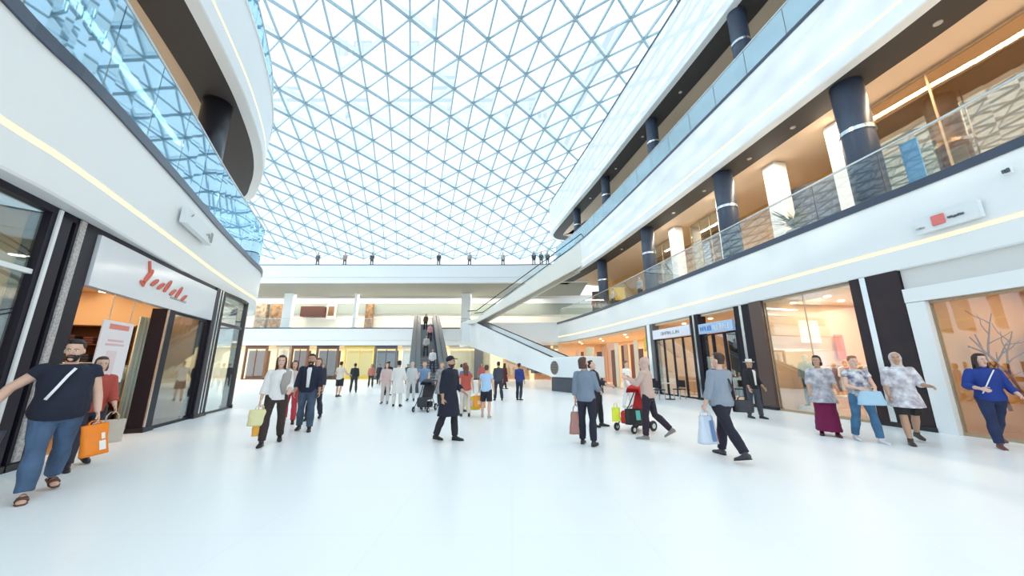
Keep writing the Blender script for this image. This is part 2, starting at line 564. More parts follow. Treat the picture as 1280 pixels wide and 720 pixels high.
# nearest right shop: white deep fascia box and frame
e = empty('shop_fascia', PR.pos(Y(6), 0, 3.1), 'deep plain white shop fascia box over the ochre interior', 'shop fascia')
quad_panel(PR, Y(1.5), Y(8.6), 0.10, 3.40, 3.90, 0.12, 'upper_board', mat('pale grey board', (0.70, 0.70, 0.68), 0.5), e)
quad_panel(PR, Y(1.5), Y(8.6), 0.00, 3.05, 3.39, 0.3, 'lower_board', WHITE, e)
quad_panel(PR, Y(8.25), Y(8.6), 0.02, 0.0, 3.04, 0.3, 'jamb', WHITE, e)
def window_front(path, s0, s1, off, z0, z1, n, label, fm=DARK, name='shop_window', fw=0.05, trans=None):
    e = empty(name, path.pos((s0 + s1) / 2, off, z0), label, 'shop window')
    st = (s1 - s0) / n
    fr = MB()
    for i in range(n + 1):
        p = path.pos(s0 + i * st, off + 0.02, 0)
        fr.box((p.x, p.y, (z0 + z1) / 2), (fw, fw, z1 - z0), path.rot(s0 + i * st))
    path.sweep(fr, [(off - 0.01, z0), (off - 0.01, z0 + 0.07), (off + 0.05, z0 + 0.07), (off + 0.05, z0)], s0, s1)
    path.sweep(fr, [(off - 0.01, z1 - 0.06), (off - 0.01, z1), (off + 0.05, z1), (off + 0.05, z1 - 0.06)], s0, s1)
    fr.build('frame', fm, e)
    for i in range(n):
        quad_panel(path, s0 + i * st + fw / 2, s0 + (i + 1) * st - fw / 2, off + 0.01, z0 + 0.07, z1 - 0.06, 0.012, 'glass_pane', SHOPG, e)
    if trans:
        quad_panel(path, s0, s1, off - 0.02, trans, trans + 0.07, 0.07, 'transom', WHITE, e)
    return e
window_front(PR, Y(9.76), Y(12.78), 0.12, 0.0, 3.88, 2, 'wide frameless shop window glowing peach between the black and brown pillars', mat('bronze frame', (0.45, 0.32, 0.2), 0.4), fw=0.025)
window_front(PR, Y(5.0), Y(8.24), 0.15, 0.0, 3.04, 2, 'tall shop window with bare branches painted on ochre wall behind', mat('bronze frame', (0.45, 0.32, 0.2), 0.4), fw=0.025)
window_front(PR, Y(14.22), Y(16.28), 0.12, 0.0, 2.93, 3, 'dark framed glass shopfront under the pale blue sign', DARK, fw=0.10)
window_front(PR, Y(16.92), Y(20.18), 0.12, 0.0, 2.98, 4, 'dark framed glass shopfront under the white sign', DARK, fw=0.08)
def sign(path, s0, s1, off, z0, z1, base, label, strokes, t=0.12, under=None):
    e = empty('shop_sign', path.pos((s0 + s1) / 2, off, z0), label, 'sign')
    quad_panel(path, s0, s1, off, z0, z1, t, 'board', base, e)
    for k, (a, b, c, d, m) in enumerate(strokes):     # bars in the board's own plane: s, z fractions
        A = path.pos(s0 + (s1 - s0) * a, off - 0.012, z0 + (z1 - z0) * b)
        B = path.pos(s0 + (s1 - s0) * c, off - 0.012, z0 + (z1 - z0) * d)
        _, n = path.at((s0 + s1) / 2)
        LT[m].setdefault(id(e), (e, MB()))[1].bar(A, B, 0.02, 0.035 * (z1 - z0) / 0.5 + 0.012, (n.x, n.y, 0))
    return e
INK = {'red': mat('coral lettering', (0.72, 0.16, 0.10), 0.5), 'dark': mat('grey lettering', (0.10, 0.12, 0.14), 0.5), 'blue': mat('blue lettering', (0.12, 0.30, 0.62), 0.5),
       'tan': mat('tan lettering', (0.50, 0.36, 0.20), 0.5), 'pale': mat('pale lettering', (0.80, 0.84, 0.90), 0.5), 'lgrey': mat('light grey lettering', (0.42, 0.42, 0.40), 0.5)}
LT = {k: {} for k in INK}
def flush_letters():
    for k, d in LT.items():
        for e, mb in d.values():
            mb.build('lettering', INK[k], e)
        d.clear()
def glyphs(a, b, n, z0, z1, m, seed):
    """a row of small capital-like marks made of strokes"""
    rn = random.Random(seed)
    w = (b - a) / n
    out = []
    for i in range(n):
        x0, x1 = a + i * w + w * 0.12, a + (i + 1) * w - w * 0.12
        k = rn.randrange(5)
        zm = (z0 + z1) / 2
        out.append((x0, z0, x0, z1, m))
        if k in (0, 1):
            out.append((x0, z1, x1, z1, m))
            out.append((x0, zm, x1, zm, m))
        if k in (1, 2):
            out.append((x0, z0, x1, z0, m))
        if k in (3, 4):
            out.append((x1, z0, x1, z1, m))
            out.append((x0, zm, x1, zm, m))
        if k == 4:
            out.append((x0, z0, x1, z1, m))
    return out
sign(PR, Y(14.22), Y(16.28), -0.02, 2.95, 3.40, mat('pale blue sign board', (0.45, 0.62, 0.85), 0.4), 'pale blue shop sign with white and blue lettering between black pillars', glyphs(0.1, 0.55, 6, 0.25, 0.75, 'pale', 3) + glyphs(0.6, 0.93, 4, 0.3, 0.7, 'blue', 4))
sign(PR, Y(16.92), Y(20.18), -0.02, 3.0, 3.5, mat('lilac white sign board', (0.78, 0.80, 0.90), 0.4), 'plain white shop sign beyond the pale blue one', glyphs(0.25, 0.75, 7, 0.35, 0.65, 'lgrey', 5))
# sign plate with the red square on the right fascia
e = sign(PR, Y(6.85), Y(7.95), -0.17, 4.60, 4.98, mat('off white sign plate', (0.80, 0.83, 0.84), 0.4), 'long off white sign plate with one rounded red square on the gallery fascia', glyphs(0.22, 0.46, 6, 0.42, 0.52, 'dark', 6) + glyphs(0.85, 0.98, 3, 0.3, 0.36, 'lgrey', 7), 0.1)
rs = MB()
PR.sweep(rs, [(-0.21, 4.69), (-0.21, 4.93), (-0.17, 4.93), (-0.17, 4.69)], Y(7.4), Y(7.63))
rs.build('red_square', mat('coral red plastic', (0.80, 0.20, 0.18), 0.4), e, bevel=0.03)
sign(PR, Y(6.30), Y(6.42), -0.13, 5.30, 5.42, WHITE, 'tiny white plate with grey marks high on the fascia', glyphs(0.1, 0.9, 3, 0.2, 0.8, 'dark', 8), 0.06)

# ---- left ground floor
YL = PLG.at_y
DG = mat('dark teal showroom wall', (0.06, 0.10, 0.11), 0.5)
shop_box('wall_left_showroom', PLG, YL(0.0), YL(5.15), 0.3, 4.5, 3.85, mat('tan showroom wall', (0.66, 0.46, 0.24), 0.6), WOOD, 60, 4)
shop_box('wall_left_clothes_shop', PLG, YL(5.95), YL(10.9), 0.3, 5.0, 3.6, WARMW, WOOD, 85, 8, (1, 0.76, 0.48))
pillar(PLG, YL(5.12), YL(5.40), 0.0, 0.35, 3.95, 'black shopfront post with white edge strip at the transom window', DARK, ((0.0, 0.06, WHITE),))
pillar(PLG, YL(5.48), YL(5.95), 0.0, 0.35, 3.95, 'black pillar with a speckled stone strip beside the hanging poster', DARK, ((0.06, 0.18, mat('speckled stone', (0.62, 0.58, 0.56), 0.5, var=(0.35, 0.33, 0.33), vscale=30)),))
window_front(PLG, YL(0.5), YL(5.1), 0.05, 0.0, 3.95, 2, 'dark glass shop window divided by a white transom', DARK, fw=0.12, trans=2.85)
MB().box(PLG.pos(YL(4.55), 1.2, 1.95), (0.35, 0.35, 3.8), PLG.rot(YL(4.6))).build('trim_3', mat('pale green post', (0.62, 0.68, 0.60), 0.5))['kind'] = 'structure'
w = MB()
PLG.sweep(w, [(1.5, 2.4), (1.5, 3.8), (1.6, 3.8), (1.6, 2.4)], YL(1.5), YL(4.3))
w.build('trim_4', mat('deep teal panel', (0.07, 0.16, 0.18), 0.3))['kind'] = 'structure'
# white sign panel with coral script
sg = sign(PLG, YL(5.98), YL(10.78), -0.04, 2.90, 3.84, mat('glossy white sign panel', (0.80, 0.83, 0.87), 0.12), 'long white shop sign panel with coral script lettering over the doorway', [], 0.16)
rn = random.Random(5)
LTc = MB()
def curve_stroke(pts, r=0.022):
    LTc.tube(pts, r, 6)
S0, S1 = YL(7.35), YL(9.2)
for i in range(7):
    a = S0 + (S1 - S0) * i / 7
    w_ = (S1 - S0) / 7
    top = 0.32 if i in (0, 3, 5) else 0.18
    pts = []
    for t in range(9):
        ang = t / 8 * 2 * math.pi * 0.85
        pts.append(PLG.pos(a + w_ * (0.5 - 0.42 * math.cos(ang)), -0.055, 3.30 + top * 0.5 * (1 + math.sin(ang - 1.2)) - 0.02 * i))
    curve_stroke(pts, 0.026 - 0.001 * i)
curve_stroke([PLG.pos(S0 + 0.05, -0.055, 3.78), PLG.pos(S0 + 0.16, -0.055, 3.55), PLG.pos(S0 + 0.02, -0.055, 3.22), PLG.pos(S0 - 0.1, -0.055, 3.3)], 0.03)
LTc.build('script_lettering', INK['red'], sg)
l2 = MB()
for i in range(9):
    a = S1 - 0.75 + i * 0.09
    l2.bar(PLG.pos(a, -0.05, 3.16), PLG.pos(a + 0.045, -0.05, 3.20), 0.02, 0.02)
l2.build('small_lettering', INK['lgrey'], sg)
pillar(PLG, YL(8.6), YL(8.95), -0.01, 0.3, 2.9, 'black door post between the clothes shop doorway and its glass front', DARK, ((0.0, 0.05, STEEL),))
window_front(PLG, YL(8.96), YL(10.78), 0.05, 0.0, 2.9, 1, 'tall clear glass shop window under the sign end beside the black door post', DARK, fw=0.08)
pillar(PLG, YL(10.8), YL(11.5), -0.03, 0.3, 3.95, 'black double mullion with steel strips at the end of the white sign', DARK, ((0.22, 0.30, STEEL), (0.42, 0.50, STEEL)))
window_front(PLG, YL(11.5), YL(13.45), 0.05, 0.0, 3.95, 1, 'corner glass shop window looking through to the far hall', mat('dark mullion', (0.05, 0.045, 0.05), 0.35), fw=0.10, trans=None)
quad_panel(PLG, YL(11.5), YL(13.4), 0.03, 2.85, 2.95, 0.05, 'transom', mat('dark mullion', (0.05, 0.045, 0.05), 0.35), [o for o in col.objects if o.name.startswith('shop_window')][-1])
pillar(PLG, YL(13.5), YL(13.95), -0.02, 0.3, 3.95, 'brown corner post where the shopfront ends', mat('brown mullion', (0.09, 0.07, 0.07), 0.4))
soffit_band = MB()  # dark soffit band over the set-back left shopfronts
PLG.sweep(soffit_band, [(0.0, 3.85), (0.0, 3.96), (0.5, 3.96), (0.5, 3.85)], 0, YL(14))
soffit_band.build('trim_5', DARK)['kind'] = 'structure'
# white projecting plate on the left fascia
a0, a1 = PL.at_y(7.9), PL.at_y(9.6)
e = sign(PL, a0, a1, -0.22, 4.95, 5.35, mat('off white sign plate', (0.80, 0.83, 0.84), 0.4), 'off white projecting sign plate with faint grey marks on curved white fascia', [(0.72, 0.4, 0.80, 0.6, 'lgrey'), (0.80, 0.6, 0.84, 0.3, 'lgrey'), (0.9, 0.15, 0.9, 0.85, 'lgrey'), (0.94, 0.15, 0.94, 0.85, 'lgrey'), (0.1, 0.6, 0.14, 0.8, 'lgrey')], 0.14)
# hanging poster
pz = MB()
pa, pb = YL(6.62), YL(7.5)
PLG.sweep(pz, [(0.0, 1.18), (0.0, 2.38), (0.02, 2.38), (0.02, 1.18)], pa, pb)
po = tag(pz.build('hanging_poster', mat('poster card', (0.86, 0.82, 0.84), 0.5)), 'white hanging poster with red heading in the clothes shop doorway', 'poster')
for zz, z2, f0, f1, m in ((2.22, 2.32, 0.2, 0.85, mat('coral print', (0.80, 0.25, 0.20), 0.5)), (1.98, 2.02, 0.25, 0.75, mat('pink print', (0.75, 0.5, 0.52), 0.5)), (1.90, 1.94, 0.2, 0.8, mat('pink print', (0.75, 0.5, 0.52), 0.5)), (1.30, 1.80, 0.3, 0.62, mat('blush print', (0.82, 0.66, 0.68), 0.5)), (1.24, 1.27, 0.2, 0.8, mat('pink print', (0.75, 0.5, 0.52), 0.5))):
    q = MB()
    PLG.sweep(q, [(-0.004, zz), (-0.004, z2), (0.0, z2), (0.0, zz)], pa + (pb - pa) * f0, pa + (pb - pa) * f1)
    q.build('print', m, po)
wz = MB()
for f in (0.15, 0.85):
    wz.bar(PLG.pos(pa + (pb - pa) * f, 0.01, 2.38), PLG.pos(pa + (pb - pa) * f, 0.01, 2.9), 0.012)
wz.build('hanging_wire', STEEL, po)
flush_letters()

# ---- gallery one, right: shopfronts set back behind the handrail
sb = MB()
PR.sweep(sb, [(5.6, 5.93), (5.6, 10.3), (5.8, 10.3), (5.8, 5.93)], 0, PR.L)
obj_struct('wall_right_backdrop', sb, OCHRE)
for k, (y0, y1, lb) in enumerate(((2.0, 10.6, 'upstairs glass shopfront mirroring the roof lattice above the red square sign'),
                                  (16.9, 20.2, 'upstairs shopfront of pale glass between white pillars'),
                                  (21.2, 25.4, 'upstairs shopfront of pale glass at the far end'))):
    window_front(PR, Y(y0), Y(y1), 2.7 if k == 0 else 3.2, 5.95, 10.2, 4, lb, mat('bronze frame', (0.45, 0.32, 0.2), 0.4), fw=0.05)
for ob in col.objects:
    if ob.name.startswith('shop_window') and 'mirroring' in ob.get('label', ''):
        for ch in ob.children:
            if ch.name.startswith('glass_pane'):
                ch.data.materials[0] = glass('mirror bright glass', (0.95, 0.9, 0.82), 0.30, (0.95, 0.80, 0.60))
for k, (y, lb) in enumerate(((10.9, 'square white pillar upstairs beside the dark display'), (13.6, 'square white pillar upstairs between the plant and glass front'), (16.6, 'square white pillar upstairs near the dark arch'), (20.8, 'square white pillar upstairs, farthest of its row'))):
    p = PR.pos(Y(y), 2.6, 8.1)
    q = empty('square_pillar', (p.x, p.y, 5.93), lb, 'pillar')
    MB().box(p, (0.6, 0.6, 4.3), PR.rot(Y(y))).build('shaft', WHITE, q, bevel=0.02)
    MB().box((p.x, p.y, 6.0), (0.7, 0.7, 0.12), PR.rot(Y(y))).build('plinth', STEEL, q, bevel=0.01)
# dark display + arch
p = PR.pos(Y(11.9), 4.4, 7.6)
dk = MB().box(p, (4.2, 0.8, 3.0), PR.rot(Y(11.9)) + R(25))
tag(dk.build('display_wall', mat('dark slate display', (0.06, 0.07, 0.10), 0.5, var=(0.02, 0.02, 0.03), vscale=3)), 'dark display wall upstairs beside the white square pillar', 'display wall')
area(PR.pos(Y(7), 1.9, 10.15), 12, 0.2, 330, (1, 0.76, 0.5), PR.rot(Y(7)))
area(PR.pos(Y(18), 1.9, 10.15), 14, 0.2, 330, (1, 0.84, 0.64), PR.rot(Y(18)))
area(PL.pos(PL.at_y(8), 2.6, 10.1), 12, 0.2, 120, (1, 0.84, 0.66), PL.rot(PL.at_y(8)))
def soffit_spots(path, z, ys, off, label, grp):
    for y in ys:
        p = path.pos(path.at_y(y), off, z)
        o = MB().cyl((p.x, p.y, z), 0.09, 0.03, 14).build('downlight', mat('silver downlight', (0.8, 0.78, 0.75), 0.3, 0.6))
        tag(o, label, 'light', grp)
soffit_spots(PR, 10.19, (7.2, 9.1, 11.2, 13.2, 16, 18.6, 22, 25), 1.0, 'small silver downlight in the charcoal soffit of the middle gallery', 'downlights under the middle gallery')
soffit_spots(PR3, 16.99, (13, 17, 21, 25, 30), 1.0, 'small silver downlight in the charcoal soffit of the top gallery', 'downlights under the top gallery')

# ---------------------------------------------------------------- far end
w = MB()
w.box((-15, 44.2, 8.0), (60, 0.3, 5.0))
obj_struct('wall_far', w, CREAM)
# bands on the wall seen over the low bridge
for z0, z1, m, nm in ((9.35, 10.05, WHITE, 'bulkhead'), (8.0, 9.3, mat('grey green glazing', (0.33, 0.37, 0.33), 0.2), 'glazed_band')):
    b = MB().box((-15, 43.95, (z0 + z1) / 2), (58, 0.2, z1 - z0))
    b.build(nm, m, [o for o in col.objects if o.name == 'wall_far'][0])
area((-16, 42.4, 10.1), 40, 0.6, 1100, (1, 0.92, 0.8))
area((-16, 40.0, 3.8), 40, 3, 500, (1, 0.88, 0.7))
for k, (x, wd, lb) in enumerate(((-27.2, 1.1, 'thick white pillar on the far bridge beside the brown bulkhead'), (-19.0, 0.35, 'thin white pillar on the far bridge'), (-5.6, 1.1, 'thick white pillar on the far bridge above the escalator'))):
    q = empty('square_pillar', (x, 41.9, 5.9), lb, 'pillar')
    MB().box((x, 41.9, 8.1), (wd, 0.6, 4.3)).build('shaft', WHITE, q, bevel=0.02)
    MB().box((x, 41.9, 6.0), (wd + 0.1, 0.7, 0.14)).build('plinth', STEEL, q, bevel=0.01)
br = MB().box((-25.0, 43.42, 8.2), (2.8, 0.88, 1.3))
tag(br.build('bulkhead_sign', mat('chestnut board', (0.12, 0.045, 0.03), 0.4)), 'chestnut brown bulkhead board on the far bridge beside the white pillar', 'sign board')
fp = MB().box((-22.9, 43.75, 8.25), (1.2, .2, 1.9))
fpo = tag(fp.build('framed_poster', mat('white poster frame', (.8, .78, .72), .5), bevel=.01), 'white framed brown poster on the far bridge wall right of the chestnut board', 'poster')
MB().box((-22.9, 43.63, 8.35), (.75, .04, 1.2)).build('print', mat('brown print', (.22, .11, .05), .5), fpo)
for x, wd, c, lb in ((-29.6, 1.6, (.42, .24, .12), 'rust brown display board on the far bridge left of the thick white pillar'), (-31.6, 1.3, (.55, .42, .30), 'sandy display board at the left end of the far bridge'), (-18.0, .9, (.42, .36, .22), 'olive display board right of the thin white pillar on the far bridge')):
    tag(MB().box((x, 43.6, 7.6), (wd, .5, 3.2)).build('display_board', mat('board %.2f' % c[0], c, .5, var=tuple(v * .4 for v in c), vscale=2.5), bevel=.01), lb, 'display board')
# ground floor shops at the far end
GF = 42.2
back = MB().box((-14, 46.5, 2.0), (60, 0.2, 4.2))
back.box((-14, 44, 4.0), (60, 5, 0.1))
obj_struct('wall_far_shops', back, mat('pale cream wall', (0.84, 0.76, 0.60), 0.6))
area((-14, 44.4, 3.9), 50, 2.5, 900, (1, 0.88, 0.68))
bays = [(-30.5, 2.6, (0.20, 0.10, 0.06), 'brown'), (-27.3, 1.6, (0.70, 0.60, 0.45), 'sand coloured'), (-25.3, 2.0, (0.16, 0.07, 0.045), 'chestnut'), (-22.0, 2.6, (0.10, 0.06, 0.05), 'dark umber'),
        (-18.2, 3.6, (0.80, 0.62, 0.16), 'mustard yellow'), (-15.0, 2.6, (0.09, 0.10, 0.14), 'slate blue'), (-11.6, 3.0, (0.72, 0.74, 0.74), 'silver grey'), (-9.3, 0.8, (0.10, 0.06, 0.04), 'narrow brown'),
        (-5.0, 5.0, (0.82, 0.76, 0.62), 'cream'), (0.5, 3.2, (0.80, 0.52, 0.30), 'light orange'), (3.6, 2.0, (0.70, 0.38, 0.20), 'rust orange'), (6.0, 2.2, (0.85, 0.66, 0.45), 'apricot')]
for x, wd, c, nm in bays:
    q = empty('shop_bay', (x, GF, 0), nm + ' shopfront bay under the far bridge', 'shopfront')
    fr = MB()
    fr.box((x, GF, 3.72), (wd, 0.25, 0.36)).box((x - wd / 2 + 0.08, GF, 1.78), (0.16, 0.25, 3.54)).box((x + wd / 2 - 0.08, GF, 1.78), (0.16, 0.25, 3.54)).box((x, GF, 0.06), (wd, 0.2, 0.12)).box((x, GF, 1.8), (0.06, 0.1, 3.4))
    fr.build('frame', mat('bay ' + nm, c, 0.4), q)
    MB().box((x, GF + 0.6, 1.7), (wd - 0.05, 0.1, 3.3)).build('display_board', mat('bayb ' + nm, tuple(min(1, v * 1.15 + 0.02) for v in c), 0.5), q)
    MB().box((x, GF + 0.02, 1.9), (wd - 0.34, 0.02, 3.0)).build('glass_pane', SHOPG, q)
# ---------------------------------------------------------------- people
def remesh(bm, voxel, name, sm=2, fold=0.0, fs=9.0, seed=0.0):
    """one continuous skin round overlapping closed shapes"""
    me = bpy.data.meshes.new(name + '_rough')
    bmesh.ops.recalc_face_normals(bm, faces=bm.faces)
    bm.to_mesh(me)
    bm.free()
    o = bpy.data.objects.new('rough', me)
    col.objects.link(o)
    r = o.modifiers.new('r', 'REMESH')
    r.mode = 'VOXEL'
    r.voxel_size = voxel
    r.use_smooth_shade = True
    s = o.modifiers.new('s', 'SMOOTH')
    s.factor = 0.5
    s.iterations = sm
    dg = bpy.context.evaluated_depsgraph_get()
    out = bpy.data.meshes.new_from_object(o.evaluated_get(dg))
    out.name = name
    bpy.data.objects.remove(o)
    bpy.data.meshes.remove(me)
    if fold and voxel < .017:
        ns = [v.normal.copy() for v in out.vertices]
        for v, n in zip(out.vertices, ns):
            q = v.co
            a = noise.noise(Vector((q.x * fs, q.y * fs, q.z * fs * 0.6 + seed * 7)))
            b = noise.noise(Vector((q.x * fs * 2.3, q.y * fs * 2.3, q.z * fs * 1.2 + seed * 3)))
            v.co = q + n * fold * (a + 0.5 * b)
    for p in out.polygons:
        p.use_smooth = True
    return out

SKIN = {'fair': mat('fair skin', (0.72, 0.45, 0.34), 0.5), 'olive': mat('olive skin', (0.52, 0.30, 0.20), 0.5), 'brown': mat('brown skin', (0.25, 0.13, 0.08), 0.5)}
EYEW = mat('eye white', (0.85, 0.83, 0.80), 0.2)
IRIS = mat('dark iris', (0.03, 0.02, 0.015), 0.15)
LIP = mat('lip', (0.48, 0.18, 0.15), 0.45)

HEADR = [(-0.012, .028, .034, -.030), (0.0, .038, .046, -.036), (.018, .049, .060, -.026), (.045, .058, .073, -.014), (.075, .065, .084, -.005), (.105, .070, .091, .002),
         (.135, .075, .096, .006), (.165, .075, .096, .008), (.195, .067, .086, .009), (.218, .050, .066, .009), (.232, .028, .036, .009), (.238, .010, .012, .009)]

def person(x, y, face, label, H=1.72, build=1.0, belly=0.0, skin='olive', hips=1.0,
           L=(0, 4, 4), Rr=(0, 4, 4), aL=(5, 8, 12), aR=(5, 8, 12), lean=0.0, head=(0, 0),
           hair=('short', (0.03, 0.02, 0.015)), beard=False,
           top=('tee', (0.2, 0.2, 0.25)), bottom=('trousers', (0.03, 0.03, 0.05)), shoe=(0.03, 0.03, 0.03), sandals=False,
           lapel=None, vox=0.012, z=0.0, face_parts=True, inward=(0, 0), group=None, elev=0.0, topvar=None):
    """build one figure: FK skeleton, lofted flesh, remeshed body and clothes. Person's left is local +X, front is local -Y.
    L / Rr = (thigh forward deg, thigh outward deg, knee flex deg); aL / aR = (upper arm forward, outward, elbow flex); inward = forearm swing towards the body"""
    k = H / 1.75
    b = build
    def V(*a):
        return Vector(a)
    def rx(v, d):   # lean forward about X at the pelvis
        a = R(d)
        return V(v.x, v.y * math.cos(a) - v.z * math.sin(a), v.y * math.sin(a) + v.z * math.cos(a))
    J = {}
    for s, nm, lg in ((1, 'L', L), (-1, 'R', Rr)):
        p, ab, kn = R(lg[0]), R(lg[1]), R(lg[2])
        hip = V(s * .092 * hips, 0, .92)
        d1 = V(s * math.sin(ab), -math.sin(p), -math.cos(p)).normalized()
        d2 = V(s * math.sin(ab) * .6, -math.sin(p - kn), -math.cos(p - kn)).normalized()
        knee = hip + d1 * .43
        ank = knee + d2 * .41
        # foot pitch: flat unless the shank leans back strongly
        back = max(0, math.degrees(kn - p) - 22)
        fp = R(min(60, back * 1.3))
        fd = V(s * .12, -math.cos(fp), -math.sin(fp)).normalized()
        J[nm] = (hip, knee, ank, fd, fp)
    low = 9
    for nm in 'LR':
        hip, knee, ank, fd, fp = J[nm]
        low = min(low, ank.z - .085, (ank + fd * .17).z - .03 - .03 * math.cos(fp))
    dz = -low
    up = V(0, 0, dz)
    for nm in 'LR':
        h, kn, an, fd, fp = J[nm]
        J[nm] = (h + up, kn + up, an + up, fd, fp)
    P0 = V(0, 0, .92) + up
    def T(x_, y_, z_):        # torso point in rest pose -> posed
        return rx(V(x_, y_, z_ - .92), -lean) + P0
    M = Matrix.Translation((x, y, z)) @ Matrix.Rotation(R(face), 4, 'Z') @ Matrix.Diagonal((k, k, k, 1))
    A = {}
    for s, nm, ar, inn in ((1, 'L', aL, inward[0]), (-1, 'R', aR, inward[1])):
        p, ab, fl = R(ar[0] + 0), R(ar[1]), R(ar[2])
        sh = T(s * .168 * (1 + (b - 1) * .7), .01, 1.395)
        d1 = V(s * math.sin(ab), -math.sin(p) * math.cos(ab), -math.cos(p) * math.cos(ab)).normalized()
        q = p + fl
        ab2 = ab * .55 - R(inn)
        d2 = V(s * math.sin(ab2), -math.sin(q) * math.cos(ab2), -math.cos(q) * math.cos(ab2)).normalized()
        el = sh + d1 * .285
        wr = el + d2 * .25
        # thumb side
        side = V(0, -1, 0) if abs(d2.y) < .75 else V(-s * .6, 0, .8)
        w_ = (side - d2 * side.dot(d2)).normalized()
        n_ = d2.cross(w_)
        if n_.x * s > 0:
            n_ = -n_
        A[nm] = (sh, el, wr, d2, w_, n_, s)
    g_ = [.9 + .1 * b, b]
    torso = [(.80, .10, .085, .005), (.86, .155 * hips, .115, .012), (.93, .168 * hips, .122, .012), (1.01, .152, .108, .004), (1.09, .140, .102, 0), (1.18, .150, .108, 0),
             (1.27, .165, .116, 0), (1.35, .168, .114, .002), (1.40, .155, .098, .006), (1.435, .118, .078, .010), (1.465, .072, .062, .008)]
    def trings(inf, z0, z1, flare=0.0):
        out_p, out_r = [], []
        for z_, a, c, yo in torso:
            if z_ < z0 - 1e-4 or z_ > z1 + 1e-4:
                continue
            bf = belly * math.exp(-((z_ - 1.05) / .16) ** 2)
            out_p.append(T(0, yo - bf * .55, z_))
            out_r.append((a * (1 + (b - 1)) + inf + bf * .35, c * (1 + (b - 1)) + inf + bf * .6))
        return out_p, out_r
    def leg(bm, nm, inf, z_end=None, flare=0.0, start=0.0, frac=1.0):
        h, kn, an, fd, fp = J[nm]
        bb = (1 + (b - 1) * .8)
        pts, rr = [], []
        st = [(0.0, .093), (.25, .088), (.55, .074), (.85, .060), (1.0, .056)]
        for t, r_ in st:
            pts.append(h.lerp(kn, t))
            rr.append((r_ * bb + inf, r_ * bb + inf))
        for t, r_ in ((.15, .057), (.32, .060), (.55, .052), (.8, .041), (.97, .036)):
            if t > frac:
                break
            pts.append(kn.lerp(an, t) + V(0, .008 * math.sin(t * 3), 0))
            e_ = inf + flare * t
            rr.append((r_ * bb + e_, r_ * bb + e_))
        loft(bm, pts, rr, 14)
        bmesh.ops.create_uvsphere(bm, u_segments=12, v_segments=8, radius=.055 * bb + inf, matrix=Matrix.Translation(kn))
        bmesh.ops.create_uvsphere(bm, u_segments=12, v_segments=8, radius=.092 * bb + inf, matrix=Matrix.Translation(h))
    def arm(bm, nm, inf, frac, cuff=0.0):
        sh, el, wr, d2, w_, n_, s = A[nm]
        bb = (1 + (b - 1) * .9)
        seg = [(sh + V(-s * .05, 0, .012), .046), (sh, .052), (sh.lerp(el, .35), .048), (sh.lerp(el, .7), .044), (el, .040), (el.lerp(wr, .25), .041), (el.lerp(wr, .6), .034), (el.lerp(wr, .97), .026)]
        ts = [-.1, 0, .175, .35, .5, .625, .8, 1.0]
        pts, rr = [], []
        for (p_, r_), t in zip(seg, ts):
            if t > frac + 1e-6:
                break
            pts.append(p_)
            rr.append((r_ * bb + inf + cuff * max(0, t), r_ * bb + inf + cuff * max(0, t)))
        loft(bm, pts, rr, 12)
        bmesh.ops.create_uvsphere(bm, u_segments=12, v_segments=8, radius=.053 * bb + inf * .8, matrix=Matrix.Translation(sh))
        if frac > .5:
            bmesh.ops.create_uvsphere(bm, u_segments=12, v_segments=8, radius=.040 * bb + inf, matrix=Matrix.Translation(el))
    # head frame
    neck = T(0, .012, 1.46)
    hb = T(0, -.005, 1.515)
    HM = Matrix.Translation(hb) @ Matrix.Rotation(R(head[0]), 4, 'Z') @ Matrix.Rotation(R(-lean * .5 + head[1]), 4, 'X')
    def hp(x_, y_, z_):
        return HM @ V(x_, y_, z_)
    def head_loft(bm, inf=0.0, zmin=-1, zmax=1, shrink=1.0):
        rows = [r_ for r_ in HEADR if zmin <= r_[0] <= zmax]
        loft(bm, [hp(0, r_[3], r_[0] + (inf if r_[0] > .2 else 0)) for r_ in rows], [(r_[1] + inf, r_[2] + inf) for r_ in rows], 18, ref=HM.to_3x3() @ V(1, 0, 0))
    # ---- body
    bm = bmesh.new()
    tp, tr = trings(0, .8, 1.5)
    loft(bm, tp, tr, 18)
    loft(bm, [T(0, .012, 1.40), neck, hb + (HM.to_3x3() @ V(0, .014, .02)), hb + (HM.to_3x3() @ V(0, .018, .07))], [(.062 * g_[0], .062), (.054 * g_[0], .056), (.050 * g_[0], .053), (.05, .05)], 14)
    head_loft(bm)
    loft(bm, [hp(0, -.088, .125), hp(0, -.098, .10), hp(0, -.112, .078), hp(0, -.100, .068)], [(.007, .008), (.009, .011), (.015, .013), (.012, .008)], 10)
    for s in (-1, 1):
        bmesh.ops.create_uvsphere(bm, u_segments=10, v_segments=8, radius=1, matrix=HM @ Matrix.Translation((s * .077, .012, .10)) @ Matrix.Rotation(R(s * 20), 4, 'Z') @ Matrix.Diagonal((.009, .019, .031, 1)))
        bmesh.ops.create_uvsphere(bm, u_segments=10, v_segments=8, radius=1, matrix=HM @ Matrix.Translation((s * .034, -.058, .085)) @ Matrix.Diagonal((.024, .026, .026, 1)))
    bmesh.ops.create_uvsphere(bm, u_segments=10, v_segments=8, radius=1, matrix=HM @ Matrix.Translation((0, -.072, .008)) @ Matrix.Diagonal((.026, .018, .018, 1)))
